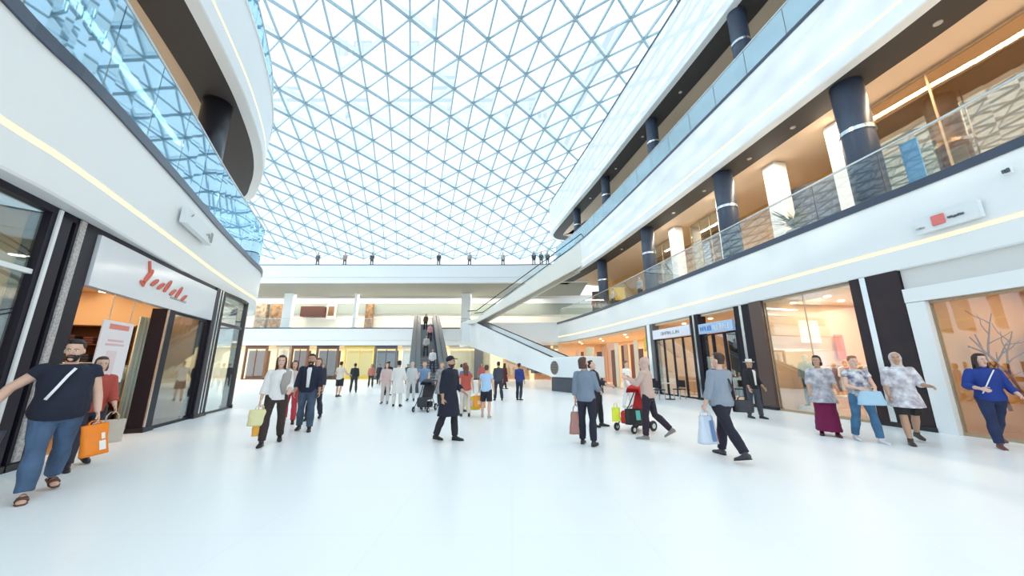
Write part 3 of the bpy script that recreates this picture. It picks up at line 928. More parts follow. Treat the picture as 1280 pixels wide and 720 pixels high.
    for nm in 'LR':
        leg(bm, nm, 0)
        h, kn, an, fd, fp = J[nm]
        upf = V(fd.x, fd.y, 0).normalized()
        fu = fd.cross(V(1, 0, 0)).normalized()
        if fu.z < 0:
            fu = -fu
        a0 = an - fu * .045
        loft(bm, [a0 - fd * .055, a0 - fd * .03, a0 + fd * .03, a0 + fd * .10 - fu * .012, a0 + fd * .16 - fu * .02, a0 + fd * .185 - fu * .022],
             [(.022, .022), (.032, .036), (.035, .036), (.040, .024), (.038, .016), (.022, .010)], 12)
        arm(bm, nm, 0, 1.0)
        sh, el, wr, d2, w_, n_, s = A[nm]
        # palm and five fingers
        loft(bm, [wr - d2 * .01, wr + d2 * .02, wr + d2 * .055, wr + d2 * .09, wr + d2 * .098], [(.024, .018), (.031, .017), (.040, .016), (.040, .013), (.034, .009)], 10, ref=w_)
        for q, (o_, ln, cu) in enumerate(((.030, .074, 24), (.010, .082, 28), (-.010, .076, 32), (-.029, .060, 36))):
            p_ = wr + d2 * .088 + w_ * o_
            pts = [p_ - d2 * .02, p_]
            ang = R(cu * .7)
            for sg_ in (.42, .32, .26):
                p_ = p_ + (d2 * math.cos(ang) + n_ * math.sin(ang)) * ln * sg_
                pts.append(p_.copy())
                ang += R(cu)
            loft(bm, pts, [(.0088, .0088), (.0092, .0092), (.0086, .0086), (.008, .008), (.0065, .0065)], 8, ref=w_)
        p_ = wr + d2 * .025 + w_ * .026
        t1 = p_ + (d2 * .6 + w_ * .75 + n_ * .25).normalized() * .04
        t2 = t1 + (d2 * .85 + w_ * .35 + n_ * .4).normalized() * .032
        t3 = t2 + (d2 * .9 + n_ * .45).normalized() * .024
        loft(bm, [p_ - d2 * .012, p_, t1, t2, t3], [(.014, .014), (.014, .014), (.0115, .0115), (.0105, .0105), (.0075, .0075)], 8)
    me = remesh(bm, vox * .8, 'person', 2)
    me.materials.append(SKIN[skin])
    body = bpy.data.objects.new('person', me)
    col.objects.link(body)
    body.matrix_world = M
    tag(body, label, 'person', group)
    def child(bm_, nm, m, voxel=None, fold=0.0, sm=2, fs=9.0):
        if voxel:
            me_ = remesh(bm_, voxel, nm, sm, fold, fs, x + y)
        else:
            me_ = bpy.data.meshes.new(nm)
            bmesh.ops.recalc_face_normals(bm_, faces=bm_.faces)
            bm_.to_mesh(me_)
            bm_.free()
            for p_ in me_.polygons:
                p_.use_smooth = True
        me_.materials.append(m)
        o = bpy.data.objects.new(nm, me_)
        col.objects.link(o)
        o.parent = body
        return o
    def cm(c, pre='cloth', var=None, rough=0.85, vs_=6.0):
        return mat('%s %.3f %.3f %.3f%s' % (pre, *c, ' v' if var else ''), c, rough, bump=0.25, bscale=140, var=var, vscale=vs_)
    # ---- top garment
    kind, c = top[0], top[1]
    frac = {'tee': .30, 'jumper': .95, 'jacket': .96, 'coat': .96, 'tunic': .62, 'shirt': .5, 'robe': .96}[kind]
    inf = {'tee': .022, 'jumper': .024, 'jacket': .026, 'coat': .030, 'tunic': .030, 'shirt': .016, 'robe': .024}[kind]
    bm = bmesh.new()
    tp, tr = trings(inf, .86, 1.47)
    loft(bm, tp, tr, 20)
    if kind in ('coat', 'tunic', 'robe'):
        hem = {'coat': .50, 'tunic': .70, 'robe': .14}[kind]
        fl = {'coat': .05, 'tunic': .055, 'robe': .10}[kind]
        kc = (J['L'][1] + J['R'][1]) / 2
        spread = abs(J['L'][1].y - J['R'][1].y) / 2
        base = T(0, .01, .95)
        low_p = V(base.x * .5, kc.y * .6, hem + dz)
        n_s = 4
        pts, rr = [], []
        for t in range(n_s + 1):
            u = t / n_s
            pts.append(base.lerp(low_p, u))
            rr.append((.168 * b * hips + inf + fl * u, .125 * b + inf + fl * u + spread * .75 * u * (1 - hem) * 1.3))
        loft(bm, pts[::-1], rr[::-1], 22)
    for nm in 'LR':
        arm(bm, nm, inf * .8, frac, cuff=.012 if kind in ('tee', 'shirt', 'tunic', 'robe') else .006)
    if kind in ('jacket', 'coat', 'shirt'):
        loft(bm, [T(0, .012, 1.44), T(0, .016, 1.475), T(0, .02, 1.495)], [(.085, .08), (.070, .072), (.064, .066)], 16)
    tm = cm(c, var=topvar, vs_=9.0 if topvar else 6.0)
    child(bm, {'tee': 't_shirt', 'jumper': 'jumper', 'jacket': 'jacket', 'coat': 'long_coat', 'tunic': 'tunic', 'shirt': 'shirt', 'robe': 'robe'}[kind], tm, vox, .009, fs=8.0)
    if lapel:
        bm = bmesh.new()
        f = [T(0, -.118 * b - inf - .004 - belly * .5 * math.exp(-((z_ - 1.05) / .16) ** 2), z_) for z_ in (.98, 1.1, 1.2, 1.3, 1.38)] + [T(0, -.085 * b - .03, 1.43)]
        loft(bm, f, [(.030, .010), (.034, .010), (.038, .012), (.044, .012), (.052, .012), (.040, .012)], 12)
        child(bm, 'shirt_front', cm(lapel))
    # ---- bottom garment
    kind, c = bottom[0], bottom[1]
    bm = bmesh.new()
    if kind in ('trousers', 'jeans', 'wide'):
        tp, tr = trings(.010, .80, 1.02)
        loft(bm, tp, tr, 18)
        for nm in 'LR':
            leg(bm, nm, .012 if kind != 'wide' else .02, flare=.018 if kind != 'wide' else .045)
        child(bm, 'jeans' if kind == 'jeans' else 'trousers', cm(c, 'denim' if kind == 'jeans' else 'cloth', var=tuple(min(1, v * 1.5) for v in c) if kind == 'jeans' else None, vs_=5), vox, .008, fs=11.0)
    elif kind == 'shorts':
        tp, tr = trings(.012, .80, 1.02)
        loft(bm, tp, tr, 18)
        for nm in 'LR':
            h, kn, an, fd, fp = J[nm]
            loft(bm, [h, h.lerp(kn, .5), h.lerp(kn, .9)], [(.11 * b,) * 2, (.105 * b,) * 2, (.10 * b,) * 2], 14)
        child(bm, 'shorts', cm(c), vox, .006)
    elif kind == 'skirt':
        kc = (J['L'][2] + J['R'][2]) / 2
        pts = [T(0, .01, 1.03), T(0, .012, .93), T(0, .012, .85), V(0, kc.y * .4, .45 + dz), V(0, kc.y * .8, .10 + dz)]
        loft(bm, pts[::-1], [(.150 * b, .115 * b), (.178 * b * hips, .135 * b), (.185 * b * hips, .145 * b), (.20 * b, .18 * b), (.23 * b, .22 * b)][::-1], 22)
        child(bm, 'long_skirt', cm(c), vox, .014, fs=12)
    # ---- shoes
    for nm in 'LR':
        h, kn, an, fd, fp = J[nm]
        fu = fd.cross(V(1, 0, 0)).normalized()
        if fu.z < 0:
            fu = -fu
        a0 = an - fu * .045
        if sandals:
            bm = bmesh.new()
            s0 = a0 - fu * .034
            loft(bm, [s0 - fd * .065, s0 - fd * .04, s0 + fd * .05, s0 + fd * .14, s0 + fd * .20], [(.03, .009), (.042, .010), (.040, .010), (.050, .010), (.030, .008)], 12, ref=(1, 0, 0))
            sd = child(bm, 'sandal', cm(shoe, 'leather', rough=.5))
            bm = bmesh.new()
            for t, w1 in ((.11, .046), (.055, .042)):
                loft(bm, [a0 + fd * (t - .016) - fu * .004, a0 + fd * (t + .016) - fu * .008], [(w1 + .004, .036 - t * .05), (w1 + .004, .034 - t * .06)], 14)
            child(bm, 'sandal_strap', cm(shoe, 'leather', rough=.5))
        else:
            bm = bmesh.new()
            loft(bm, [a0 - fd * .075, a0 - fd * .06, a0 - fd * .01 + fu * .005, a0 + fd * .04, a0 + fd * .11 - fu * .012, a0 + fd * .18 - fu * .018, a0 + fd * .205 - fu * .022],
                 [(.020, .028), (.036, .042), (.040, .050), (.041, .042), (.046, .030), (.040, .022), (.020, .014)], 14)
            loft(bm, [an - V(0, 0, .03), an + V(0, -.004, .035)], [(.042, .046), (.044, .046)], 12)
            child(bm, 'shoe', cm(shoe, 'leather', rough=.45), max(.007, vox * .8))
            if vox < .014:
                bm = bmesh.new()
                s0 = a0 - fu * .036
                loft(bm, [s0 - fd * .078, s0 - fd * .05, s0 + fd * .05, s0 + fd * .14, s0 + fd * .208], [(.026, .008), (.042, .009), (.042, .009), (.048, .009), (.022, .007)], 12)
                child(bm, 'sole', cm((.75, .75, .74) if max(shoe) > .12 else (.02, .02, .02), 'sole', rough=.6))
    # ---- hair and headwear
    hk, hc = hair
    hm = mat('hair %.3f %.3f %.3f' % hc, hc, 0.55, bump=0.6, bscale=90)
    def hell(bm_, c_, s_, u=18, v=12):
        bmesh.ops.create_uvsphere(bm_, u_segments=u, v_segments=v, radius=1, matrix=HM @ Matrix.Translation(c_) @ Matrix.Diagonal((*s_, 1)))
    bm = bmesh.new()
    if hk in ('short', 'bob', 'long', 'bun', 'curly'):
        hell(bm, (0, .022, .160), (.082, .096, .090))
        hell(bm, (0, -.012, .205), (.064, .070, .044))
        if hk == 'short':
            loft(bm, [hp(0, .05, .05), hp(0, .04, .12)], [(.055, .055), (.075, .065)], 12)
        if hk == 'bob':
            loft(bm, [hp(0, .035, .005), hp(0, .03, .06), hp(0, .028, .16)], [(.088, .07), (.094, .078), (.084, .088)], 16)
        if hk == 'long':
            loft(bm, [T(0, .10, 1.32), T(0, .095, 1.42), hp(0, .045, .03), hp(0, .032, .09), hp(0, .026, .17)], [(.075, .03), (.090, .040), (.090, .062), (.094, .078), (.084, .09)], 16)
            for s in (-1, 1):
                loft(bm, [T(s * .085, -.04, 1.34), hp(s * .075, -.01, .02), hp(s * .080, .0, .10), hp(s * .066, -.01, .19)], [(.018, .026), (.020, .032), (.018, .036), (.02, .04)], 10)
        if hk == 'bun':
            hell(bm, (0, .11, .20), (.042, .042, .042), 12, 8)
        if hk == 'curly':
            for q in range(26):
                a_ = q * 2.4
                zz = .10 + .13 * (q / 26)
                rr_ = math.sqrt(max(.05, 1 - ((zz - .15) / .12) ** 2))
                if math.sin(a_) * -1 > .45 and zz < .19:
                    continue
                hell(bm, (math.cos(a_) * .078 * rr_, .022 + math.sin(a_) * .09 * rr_, zz), (.026, .026, .026), 8, 6)
        child(bm, 'hair', hm, max(.007, vox * .7), .003, fs=40)
    elif hk in ('scarf', 'hood'):
        hell(bm, (0, .026, .135), (.094, .102, .115))
        loft(bm, [T(0, .01, 1.37), T(0, .012, 1.43), hp(0, .016, .0), hp(0, .02, .06)], [(.15, .10), (.105, .085), (.080, .078), (.088, .085)], 18)
        child(bm, 'headscarf', cm(hc), max(.008, vox * .8), .006, fs=20)
    elif hk == 'hat':
        hell(bm, (0, .012, .185), (.088, .104, .075))
        child(bm, 'hair', hm, max(.007, vox * .7), .002)
        bm = bmesh.new()
        loft(bm, [hp(0, .008, .160), hp(0, .008, .172)], [(.15, .165), (.148, .162)], 24)
        loft(bm, [hp(0, .008, .165), hp(0, .01, .255)], [(.092, .108), (.078, .092)], 22)
        child(bm, 'sun_hat', cm((.80, .78, .70)))
    elif hk == 'cap':
        hell(bm, (0, .018, .165), (.086, .100, .086))
        loft(bm, [hp(0, -.06, .182), hp(0, -.13, .175), hp(0, -.155, .170)], [(.07, .010), (.062, .008), (.035, .006)], 12)
        child(bm, 'cap', cm(hc), max(.007, vox * .7))
    if beard:
        bm = bmesh.new()
        loft(bm, [hp(0, -.030, -.022), hp(0, -.032, 0), hp(0, -.024, .022), hp(0, -.010, .045), hp(0, .004, .07)], [(.034, .038), (.045, .054), (.054, .067), (.0605, .068), (.0665, .062)], 18)
        loft(bm, [hp(-.034, -.086, .050), hp(0, -.100, .060), hp(.034, -.086, .050)], [(.006, .006), (.008, .009), (.006, .006)], 8, ref=(0, 0, 1))
        child(bm, 'beard', hm, .006, .003, fs=60)
    if face_parts:
        for s in (-1, 1):
            bm = bmesh.new()
            hell(bm, (s * .031, -.0790, .112), (.0135, .0125, .0085), 12, 8)
            ey = child(bm, 'eye', EYEW)
            bm = bmesh.new()
            hell(bm, (s * .031, -.0895, .112), (.0058, .004, .0060), 10, 6)
            ir = child(bm, 'iris', IRIS)
            ir.parent = ey
            bm = bmesh.new()
            loft(bm, [hp(s * .014, -.092, .129), hp(s * .031, -.0915, .134), hp(s * .050, -.078, .128)], [(.004, .004), (.005, .004), (.003, .003)], 8)
            child(bm, 'eyebrow', hm if hk not in ('scarf', 'hood', 'cap') else mat('brow', (.06, .035, .025), .7))
        bm = bmesh.new()
        loft(bm, [hp(-.024, -.080, .044), hp(0, -.089, .047), hp(.024, -.080, .044)], [(.002, .003), (.0075, .006), (.002, .003)], 8, ref=(0, 0, 1))
        child(bm, 'mouth', LIP)
    info = {}
    for nm in 'LR':
        sh, el, wr, d2, w_, n_, s = A[nm]
        info['grip' + nm] = M @ (wr + d2 * .095 + n_ * .022)
        info['wrist' + nm] = M @ wr
        info['shoulder' + nm] = M @ sh
        info['hand_dir' + nm] = (M.to_3x3() @ d2).normalized()
    info['T'] = lambda a_, b_, c_: M @ T(a_, b_, c_)
    info['lT'] = T
    info['child'] = child
    info['cm'] = cm
    info['body'] = body
    return info

def strap(info, pts, m, w=.03, name='shoulder_strap', t=.008):
    """band over clothing, usually part of what the person wears"""
    bm = bmesh.new()
    P_ = [info['lT'](*p) for p in pts]
    loft(bm, P_, [(w / 2, t / 2)] * len(P_), 8)
    return info['child'](bm, name, m)

def carrier_bag(grip, w, h, d, yaw, c, label, handle=.14, fillet=True, mark=None, swing=(0, 0), topw=1.0, group=None, fold=.01, name='carrier_bag'):
    """soft shopping bag hanging by two loop handles from a hand"""
    g = Vector(grip)
    e = empty(name, g, label, 'bag', group)
    e.rotation_euler = (R(swing[0]), R(swing[1]), R(yaw))
    me = bmesh.new()
    nx, nz = 10, 10
    def pt(u, v, side):
        zz = -handle - h * (1 - v)
        ww = w * (1 + (topw - 1) * v)
        dd = d * (1 - .55 * v)
        x_ = (u - .5) * ww
        bul = 1 - (2 * u - 1) ** 6
        return Vector((x_, side * dd / 2 * (0.35 + .65 * bul), zz))
    ring_v = []
    for j in range(nz + 1):
        v = j / nz
        row = [pt(i / nx, v, -1) for i in range(nx + 1)] + [pt(1 - i / nx, v, 1) for i in range(nx + 1)]
        ring_v.append([me.verts.new(q + Vector((noise.noise(q * 9 + g) * fold, noise.noise(q * 11 + g * 2) * fold * 1.4, 0))) for q in row])
    K = len(ring_v[0])
    for a, b in zip(ring_v, ring_v[1:]):
        for k_ in range(K):
            me.faces.new((a[k_], a[(k_ + 1) % K], b[(k_ + 1) % K], b[k_]))
    me.faces.new(ring_v[0][::-1])
    me.faces.new([me.verts.new(v_.co - Vector((0, 0, .02))) for v_ in ring_v[-1]])
    def put(bm_, nm, m, sm=True):
        mm = bpy.data.meshes.new(nm)
        bmesh.ops.recalc_face_normals(bm_, faces=bm_.faces)
        bm_.to_mesh(mm)
        bm_.free()
        mm.materials.append(m)
        for p in mm.polygons:
            p.use_smooth = sm
        o = bpy.data.objects.new(nm, mm)
        col.objects.link(o)
        o.parent = e
        return o
    bmx = mat('bag %.2f %.2f %.2f' % c, c, 0.45, bump=.3, bscale=25)
    put(me, 'bag_body', bmx)
    for s in (-1, 1):
        hb_ = bmesh.new()
        loft(hb_, [Vector((-w * .22, s * d * .2, -handle - .03)), Vector((-w * .20, s * d * .16, -handle * .5)), Vector((-.03, s * .008, -.006)), Vector((.03, s * .008, -.006)), Vector((w * .20, s * d * .16, -handle * .5)), Vector((w * .22, s * d * .2, -handle - .03))], [(.006, .006)] * 6, 8, ref=(0, 1, 0))
        put(hb_, 'bag_handle', bmx)
    if mark:
        for (u0, v0, u1, v1, mc) in mark:
            kb = bmesh.new()
            for s in (-1,):
                q = [pt(u0, v0, s), pt(u1, v0, s), pt(u1, v1, s), pt(u0, v1, s)]
                nn = Vector((0, s * .014, 0))
                kb.faces.new([kb.verts.new(p + nn) for p in q])
            put(kb, 'bag_print', mat('print %.2f %.2f %.2f' % mc, mc, .5), False)
    return e
# ---------------------------------------------------------------- the cast
BRH = (0.07, 0.035, 0.02)
BLK = (0.012, 0.010, 0.010)
def cone_bag(info, side, *a, **k):
    return carrier_bag(info['grip' + side], *a, **k)

# man with beard and orange bag, nearest on the left
man = person(-5.64, 4.56, 58, 'bearded heavyset person in navy t-shirt and jeans striding past with an orange bag', H=1.84, build=1.2, belly=.09, skin='fair',
             L=(-14, 3, 20), Rr=(12, 1, 4), aL=(4, 15, 12), aR=(-8, 44, 26), head=(-20, 4), hair=('short', BLK), beard=True,
             top=('tee', (0.012, 0.016, 0.035)), bottom=('jeans', (0.055, 0.10, 0.18)), shoe=(0.12, 0.055, 0.04), sandals=True, vox=.009)
strap(man, [(.02, -.19, 1.415), (-.03, -.225, 1.33), (-.09, -.255, 1.20), (-.15, -.26, 1.07)], mat('white webbing and streak', (0.85, 0.86, 0.88), .5), .028, 'ghost_streak')  # no real strap: stray white double-exposure streak, built as an added band
cone_bag(man, 'L', .25, .38, .14, 60, (0.90, 0.24, 0.01), 'bright orange carrier bag with white mark in the hand of the bearded person', handle=.05, mark=[(.62, .15, .86, .45, (.85, .80, .75)), (.70, .50, .84, .70, (.85, .80, .75))], swing=(0, -8), topw=.9)
cone_bag(man, 'R', .42, .46, .20, 30, (0.035, 0.04, 0.06), 'dark slate carrier bag swinging beside the jeans of the bearded person', handle=.10, swing=(0, 6))
# mostly hidden behind him
p = person(-6.62, 5.75, 60, 'person in a rust red top walking behind the bearded one, mostly hidden', H=1.66, skin='fair', L=(-14, 3, 18), Rr=(14, 3, 6), aL=(12, 8, 30), aR=(-10, 8, 10),
       hair=('bob', BRH), top=('jumper', (0.42, 0.07, 0.05)), bottom=('trousers', (0.04, 0.04, 0.06)), shoe=(0.03, 0.02, 0.03), vox=.012)
cone_bag(p, 'L', .32, .34, .14, 60, (0.58, 0.52, 0.44), 'beige tote bag held by the rust red person behind the bearded one', handle=.12)

p = person(-4.80, 7.42, 28, 'person in white blouse and dark brown trousers walking with long brown hair', H=1.74, build=1.0, hips=1.08, skin='fair', L=(-12, 2, 14), Rr=(14, 3, 3), aL=(22, 8, 50), aR=(4, 12, 12),
           hair=('long', (0.055, 0.025, 0.018)), top=('jumper', (0.80, 0.79, 0.77)), bottom=('trousers', (0.045, 0.030, 0.028)), shoe=(0.02, 0.015, 0.015), vox=.010)
cone_bag(p, 'R', .34, .30, .14, 25, (0.80, 0.74, 0.40), 'pale yellow carrier bag in the hand of the white blouse person', handle=.09)
carrier_bag(p['gripR'] + Vector((.01, 0, 0)), .17, .22, .09, 20, (0.88, 0.42, 0.06), 'small amber orange bag hanging beneath the pale yellow one', handle=.36)
strap(p, [(.06, .10, 1.44), (.12, 0, 1.475), (.14, -.13, 1.36), (.12, -.16, 1.15), (.16, -.12, 0.98)], mat('grey shawl', (0.38, 0.34, 0.32), .9), .16, 'shawl', .03)

p = person(-4.98, 8.85, 20, 'person in open navy jacket with white shirt front and faded jeans', H=1.80, build=1.10, skin='olive', L=(8, 3, 4), Rr=(-6, 3, 12), aL=(4, 10, 14), aR=(6, 10, 16),
           hair=('short', BLK), beard=True, top=('jacket', (0.014, 0.018, 0.040)), lapel=(0.80, 0.82, 0.84), bottom=('jeans', (0.05, 0.075, 0.12)), shoe=(0.02, 0.02, 0.02), vox=.011)
person(-6.05, 9.95, 25, 'person in pale pink top and crimson trousers half hidden by the white blouse', H=1.66, skin='fair', L=(10, 3, 5), Rr=(-10, 3, 16), aL=(16, 12, 30), hair=('long', BRH),
       top=('jumper', (0.66, 0.55, 0.54)), bottom=('trousers', (0.48, 0.05, 0.07)), shoe=(0.05, 0.03, 0.03), vox=.013)
person(-5.75, 10.6, 12, 'person in dark blue cardigan walking just behind the open navy jacket', H=1.74, skin='fair', L=(-10, 3, 16), Rr=(10, 3, 5), hair=('bob', (0.16, 0.06, 0.03)),
       top=('jacket', (0.03, 0.035, 0.06)), bottom=('trousers', (0.03, 0.035, 0.06)), vox=.013)
person(-8.70, 18.2, 175, 'person in cream top and black shorts seen from behind near the yellow shop', H=1.74, skin='fair', L=(6, 4, 4), Rr=(-8, 4, 14), aL=(14, 26, 60), aR=(14, 26, 60),
       hair=('short', BLK), top=('tee', (0.80, 0.72, 0.62)), bottom=('shorts', (0.03, 0.03, 0.035)), shoe=(0.05, 0.05, 0.06), vox=.016, face_parts=False)
person(-9.35, 21.3, 200, 'person in black standing before the slate blue shop bay', H=1.68, L=(8, 6, 4), Rr=(-4, 6, 6), hair=('short', BLK), top=('jacket', (0.03, 0.035, 0.04)), bottom=('trousers', (0.03, 0.04, 0.04)), vox=.018, face_parts=False)
person(-6.70, 19.4, 160, 'person in a black suit seen from behind beside the long white coat', H=1.76, build=1.1, L=(4, 6, 3), Rr=(-2, 6, 3), aR=(4, 22, 40), hair=('short', BLK), top=('jacket', (0.02, 0.02, 0.025)), bottom=('trousers', (0.02, 0.02, 0.025)), vox=.016, face_parts=False)
person(-4.42, 14.0, 185, 'person in long white coat and black boots seen from behind', H=1.72, skin='olive', L=(3, 4, 3), Rr=(-3, 4, 4), aL=(6, 12, 20), aR=(6, 14, 20), hair=('short', BLK), top=('coat', (0.84, 0.82, 0.78)), bottom=('trousers', (0.80, 0.78, 0.74)), shoe=(0.015, 0.015, 0.015), vox=.014, face_parts=False)
person(-5.25, 15.0, 10, 'person in blush pink jacket next to the long white coat', H=1.66, skin='fair', L=(6, 3, 3), Rr=(-4, 3, 5), hair=('long', BRH), top=('jacket', (0.72, 0.52, 0.50)), bottom=('trousers', (0.70, 0.62, 0.58)), shoe=(0.2, 0.1, 0.1), vox=.016, face_parts=False)
person(-4.55, 16.3, 8, 'person in pale grey hooded jacket beyond the long white coat', H=1.70, skin='fair', hair=('scarf', (0.5, 0.5, 0.48)), top=('jacket', (0.60, 0.62, 0.62)), bottom=('trousers', (0.62, 0.62, 0.6)), vox=.018, face_parts=False)
person(-3.28, 13.4, 5, 'person in sky blue waistcoat pushing a dark pushchair near the escalator foot', H=1.70, skin='fair', L=(8, 3, 4), Rr=(-8, 3, 14), aL=(28, 6, 46), aR=(28, 6, 46), hair=('short', (0.25, 0.14, 0.08)), top=('tee', (0.18, 0.30, 0.50)), bottom=('trousers', (0.68, 0.70, 0.74)), shoe=(0.05, 0.05, 0.06), vox=.014, face_parts=False)
person(-2.72, 13.9, -12, 'person in mottled grey coat beside the dark pushchair', H=1.66, hips=1.05, skin='fair', L=(4, 3, 3), Rr=(-6, 3, 10), hair=('bob', (0.30, 0.20, 0.13)), top=('coat', (0.34, 0.31, 0.29)), topvar=(0.5, 0.46, 0.44), bottom=('trousers', (0.05, 0.05, 0.06)), vox=.015, face_parts=False)

# long black coat, centre
person(-1.33, 7.72, 62, 'person in long black coat and dark cap striding across the open floor', H=1.72, build=1.04, skin='olive', L=(9, 2, 4), Rr=(-9, 2, 14), aL=(10, 6, 44), aR=(-6, 6, 14), head=(10, 0),
       hair=('cap', (0.018, 0.016, 0.03)), beard=True, top=('coat', (0.012, 0.014, 0.030)), bottom=('trousers', (0.022, 0.020, 0.030)), shoe=(0.02, 0.02, 0.02), vox=.010)
p = person(-1.62, 12.4, 150, 'person in cobalt blue top walking away beyond the long black coat', H=1.62, skin='fair', L=(10, 3, 5), Rr=(-10, 3, 16), hair=('bob', (0.20, 0.05, 0.03)), top=('tee', (0.06, 0.22, 0.62)), bottom=('trousers', (0.60, 0.62, 0.66)), vox=.013, face_parts=False)
p = person(-1.45, 11.3, 190, 'person in brick red top carrying the yellow bag', H=1.55, skin='fair', L=(8, 3, 5), Rr=(-8, 3, 14), aR=(5, 16, 10), hair=('long', (0.16, 0.05, 0.03)), top=('tee', (0.50, 0.10, 0.07)), bottom=('trousers', (0.72, 0.62, 0.55)), vox=.013, face_parts=False)
carrier_bag(p['gripR'], .44, .40, .18, 0, (0.88, 0.78, 0.03), 'yellow bag with white heart shaped patch hanging near the brick red person', handle=.12, mark=[(.28, .25, .72, .72, (.88, .88, .82))])
p = person(-.78, 11.0, 172, 'person in light blue and white top over black shorts carrying an orange bag', H=1.54, skin='fair', L=(6, 4, 4), Rr=(-6, 4, 12), aL=(8, 18, 26), aR=(2, 12, 8), hair=('short', BRH), top=('tee', (0.42, 0.62, 0.86)), bottom=('shorts', (0.02, 0.02, 0.03)), shoe=(0.5, 0.4, 0.35), vox=.013, face_parts=False)
carrier_bag(p['gripL'], .38, .36, .18, 12, (0.92, 0.34, 0.03), 'orange bag with pale label hanging before the light blue person', handle=.12, mark=[(.35, .3, .6, .6, (.9, .7, .4))])
person(-.62, 16.3, 195, 'person in charcoal clothes behind the light blue top', H=1.72, L=(12, 3, 5), Rr=(-10, 3, 14), hair=('short', BLK), top=('jacket', (0.06, 0.065, 0.09)), bottom=('trousers', (0.04, 0.04, 0.06)), vox=.016, face_parts=False)
person(.34, 16.5, 150, 'person in royal blue and black clothes walking alone under the white escalator', H=1.64, L=(4, 4, 3), Rr=(-6, 4, 10), hair=('short', BRH), top=('jacket', (0.03, 0.05, 0.22)), bottom=('trousers', (0.03, 0.035, 0.06)), vox=.016, face_parts=False)
person(-.5, 24.5, 120, 'person in maroon coat far off in front of the orange shop', H=1.72, L=(14, 3, 4), Rr=(-12, 3, 14), hair=('long', BLK), top=('coat', (0.10, 0.02, 0.03)), bottom=('trousers', (0.05, 0.03, 0.04)), vox=.022, face_parts=False)
far = [(-1.9, 22.5, 0, (.5, .12, .10), (.1, .1, .12), 'scarlet top standing far off behind the cobalt blue top'), (-1.0, 27.0, 190, (.30, .22, .20), (.04, .04, .06), 'cocoa brown top far off between the bags and the white escalator'),
       (-3.4, 24.0, 170, (.7, .7, .68), (.1, .1, .14), 'white top far off beyond the dark escalator side'), (-10.4, 26.5, 20, (.55, .2, .15), (.05, .05, .06), 'brick jumper far off before the yellow shop'),
       (-11.5, 31, 0, (.03, .03, .04), (.03, .03, .04), 'black clothes at the far shops left of the slate bay'), (-9.2, 31.5, 0, (.08, .09, .11), (.03, .03, .04), 'charcoal clothes before the silver grey shop bay'),
       (-7.9, 30.5, 30, (.35, .3, .28), (.05, .05, .06), 'taupe top beside the charcoal one at the silver bay'), (-7.0, 29.5, -10, (.25, .05, .05), (.06, .05, .06), 'dark red top near the foot of the escalator'),
       (-14.5, 27, 30, (.7, .6, .5), (.1, .08, .07), 'sand coloured top far left beneath the low bridge'), (-15.8, 30, 10, (.06, .05, .05), (.05, .05, .06), 'umber clothes far left beside the chestnut bay')]
for x_, y_, f_, c1, c2, lb in far:
    person(x_, y_, f_, 'distant person in ' + lb, H=1.64 + .1 * ((x_ * 7) % 1), L=(8, 4, 4), Rr=(-6, 4, 12), hair=('short', BLK) if int(y_) % 2 else ('bob', BRH), top=('jacket', c1), bottom=('trousers', c2), vox=.026, face_parts=False)

# right half
p = person(1.50, 7.35, 152, 'person in steel blue grey jacket seen from behind with brown bobbed hair', H=1.68, build=1.06, skin='fair', L=(4, 3, 3), Rr=(-5, 5, 8), aL=(0, 9, 8), aR=(20, 8, 50), lean=4, head=(-40, -8),
           hair=('bob', (0.085, 0.045, 0.032)), top=('jacket', (0.19, 0.24, 0.31)), bottom=('trousers', (0.016, 0.017, 0.035)), shoe=(0.03, 0.03, 0.03), vox=.010)
gl = p['gripL']
carrier_bag(gl, .32, .42, .14, 8, (0.42, 0.20, 0.17), 'dusty rose brown bag hanging beside the steel blue jacket', handle=.14, topw=.7)
p = person(2.22, 9.42, 70, 'person in black with a white scarf bending over the red pushchair', H=1.66, skin='fair', L=(6, 3, 4), Rr=(-6, 3, 8), aL=(38, 6, 30), aR=(40, 6, 36), lean=10, head=(0, -14),
           hair=('short', BLK), top=('jacket', (0.025, 0.022, 0.035)), lapel=(0.8, 0.78, 0.76), bottom=('trousers', (0.02, 0.02, 0.03)), vox=.012)
person(4.35, 13.6, 40, 'person in plain white t-shirt behind the red pushchair', H=1.70, build=1.1, skin='fair', L=(6, 3, 4), Rr=(-4, 3, 8), hair=('short', (0.2, 0.1, 0.06)), top=('tee', (0.86, 0.86, 0.86)), bottom=('trousers', (0.70, 0.70, 0.72)), shoe=(.6, .6, .6), vox=.013, face_parts=True)
p = person(2.93, 7.85, -120, 'person in pale pink hooded jumper with legs crossed mid step', H=1.70, build=1.04, skin='fair', L=(8, 1, 4), Rr=(-14, 2, 32), aL=(34, 6, 84), aR=(34, 6, 84), inward=(14, 14), lean=-3, head=(0, -6),
           hair=('hood', (0.62, 0.44, 0.36)), top=('jumper', (0.60, 0.43, 0.37)), bottom=('trousers', (0.028, 0.018, 0.032)), shoe=(0.26, 0.22, 0.21), vox=.010)
strap(p, [(.135, .02, 1.0), (.15, .01, .93), (.155, .0, .86)], mat('pink stripe', (0.80, 0.10, 0.20), .7), .02, 'trouser_stripe', .02)
